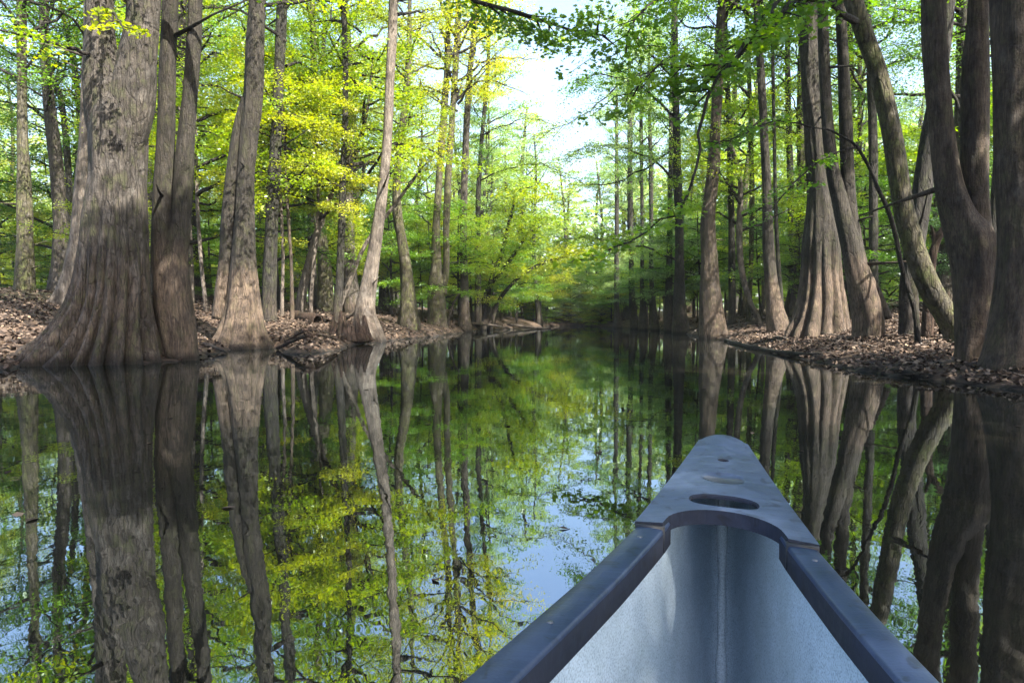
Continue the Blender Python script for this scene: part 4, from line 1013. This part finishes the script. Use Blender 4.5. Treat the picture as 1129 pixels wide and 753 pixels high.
log('exposed_root', 'black root arching out of the water below the trunk at the right edge', 'root', [gp(985, 411, .02), at(1010, 414, 9.2), at(1060, 421, 8.9), at(1135, 424, 8.6), at(1200, 428, 8.4)], .05, .06, 'dark', branches=2, group='roots along the right shore')
log('exposed_root', 'lower loop of dark root dipping into the water at the right edge', 'root', [at(1045, 420, 8.8), at(1050, 431, 8.7) * [1, 1, 1], at(1095, 439, 8.5), at(1140, 452, 8.2)], .035, .03, 'dark', group='roots along the right shore')
log('exposed_root', 'long dark root along the waterline below the great buttressed tupelo', 'root', [gp(800, 376, .03), gp(822, 383, .05), gp(846, 388, .05), gp(878, 394, .06), gp(905, 396, .1)], .07, .04, 'dark', branches=4, group='roots along the right shore')
log('fallen_branch', 'bleached branch fallen into the water left of the bend', 'branch', [gp(560, 358, .3, 56), gp(585, 362, .12, 55), gp(607, 361, .02, 55)], .12, .07, 'drift', branches=3, group='fallen branches on the shore')
log('fallen_branch', 'short pale stick propped against the double stemmed trunk', 'branch', [gp(493, 352, .0, 40), at(499, 337, 39.5), at(506, 324, 39)], .08, .05, 'drift', branches=0, group='fallen branches on the shore')
log('fallen_branch', 'pale stick at the waterline between the huge cypress and the fused tupelo', 'branch', [gp(216, 380, .06), gp(232, 384, .06), gp(250, 390, .03)], .05, .03, 'drift', branches=1, group='fallen branches on the shore')
log('fallen_branch', 'dark heap of drifted branch wood on the point right of the two stemmed tupelo', 'branch', [gp(306, 386, .05), gp(330, 384, .25), gp(350, 380, .25), gp(372, 378, .1)], .05, .03, 'rot', branches=16, group='fallen branches on the shore')
log('fallen_branch', 'tangle of thin dead wood below the rotten stump', 'branch', [gp(318, 380, .1), gp(340, 377, .3), gp(366, 374, .15)], .04, .02, 'rot', branches=14, group='fallen branches on the shore')
log('fallen_branch', 'slanted broken log behind the pale leaning tupelo', 'branch', [gp(382, 352, .1, 28), at(400, 336, 27.5), at(412, 308, 27)], .07, .04, 'drift', branches=2, group='fallen branches on the shore')
log('fallen_branch', 'long pale bough lying on the bank behind the bend, its tip in the water', 'branch', [gp(520, 356, .3, 48), gp(545, 360, .35, 50), gp(562, 362, .05, 52)], .10, .05, 'drift', branches=5, group='fallen branches on the shore')
log('fallen_branch', 'dead stick on the leaf covered slope right of the great buttressed tupelo', 'branch', [gp(930, 372, .04), gp(922, 380, .05), gp(905, 389, .05)], .025, .012, 'drift', branches=3, group='fallen branches on the shore')

# ------------------------------------------------------------------ light, sky, camera
w = bpy.data.worlds.new("World"); bpy.context.scene.world = w; w.use_nodes = True
nt = w.node_tree; nt.nodes.clear()
sky = nt.nodes.new('ShaderNodeTexSky'); sky.sky_type = 'NISHITA'; sky.sun_disc = False
SUN_EL, SUN_AZ = R(46), R(136)     # azimuth measured clockwise from +Y (straight ahead)
sky.sun_elevation = SUN_EL; sky.sun_rotation = SUN_AZ; sky.altitude = 0; sky.air_density = 1; sky.dust_density = 3.5; sky.ozone_density = 1
bg = nt.nodes.new('ShaderNodeBackground'); bg.inputs[1].default_value = .115
ow = nt.nodes.new('ShaderNodeOutputWorld'); nt.links.new(sky.outputs[0], bg.inputs[0]); nt.links.new(bg.outputs[0], ow.inputs[0])
sd = bpy.data.lights.new('sun', 'SUN'); sd.energy = 5; sd.angle = R(.4); sd.color = (1, .93, .82)
so = bpy.data.objects.new('sun', sd); col.objects.link(so)
dv = Vector((math.sin(SUN_AZ) * math.cos(SUN_EL), math.cos(SUN_AZ) * math.cos(SUN_EL), math.sin(SUN_EL)))
so.rotation_euler = dv.to_track_quat('Z', 'Y').to_euler(); so.location = (20, -10, 30)

m, nt, N, L = mat('pale air'); pv = N.new('ShaderNodeVolumePrincipled')
pv.inputs['Density'].default_value = .0003; pv.inputs['Color'].default_value = (.85, .93, 1, 1)
o = N.new('ShaderNodeOutputMaterial'); L.new(pv.outputs[0], o.inputs['Volume'])
v = np.array([(x, y, z) for x in (-430, 430) for y in (-430, 530) for z in (-2.2, 40)], float)
tag(link('haze', mesh_from('haze', v, np.array([(0, 1, 3, 2), (4, 6, 7, 5), (0, 4, 5, 1), (2, 3, 7, 6), (0, 2, 6, 4), (1, 5, 7, 3)])), m), 'thin pale air among the trees', None, None, 'stuff')

cd = bpy.data.cameras.new('camera'); cam = bpy.data.objects.new('camera', cd); col.objects.link(cam)
cd.sensor_width = 36; cd.lens = 36 * FPX / 1129; cd.clip_start = .05; cd.clip_end = 2000
cam.location = (0, 0, CAMZ); cam.rotation_euler = (math.pi / 2 - PITCH, 0, 0)
sc = bpy.context.scene; sc.camera = cam
sc.view_settings.view_transform = 'Standard'; sc.view_settings.look = 'None'; sc.view_settings.exposure = 2.5; sc.view_settings.gamma = 1
sc.render.engine = 'CYCLES'
cy = sc.cycles; cy.max_bounces = 7; cy.diffuse_bounces = 4; cy.glossy_bounces = 3; cy.transmission_bounces = 4; cy.transparent_max_bounces = 4
cy.use_denoising = True; cy.sample_clamp_indirect = 8; cy.caustics_reflective = False; cy.caustics_refractive = False
print('trees', nt and len([o for o in bpy.data.objects if o.type == 'EMPTY']), 'objects', len(bpy.data.objects), 'bg', ns)
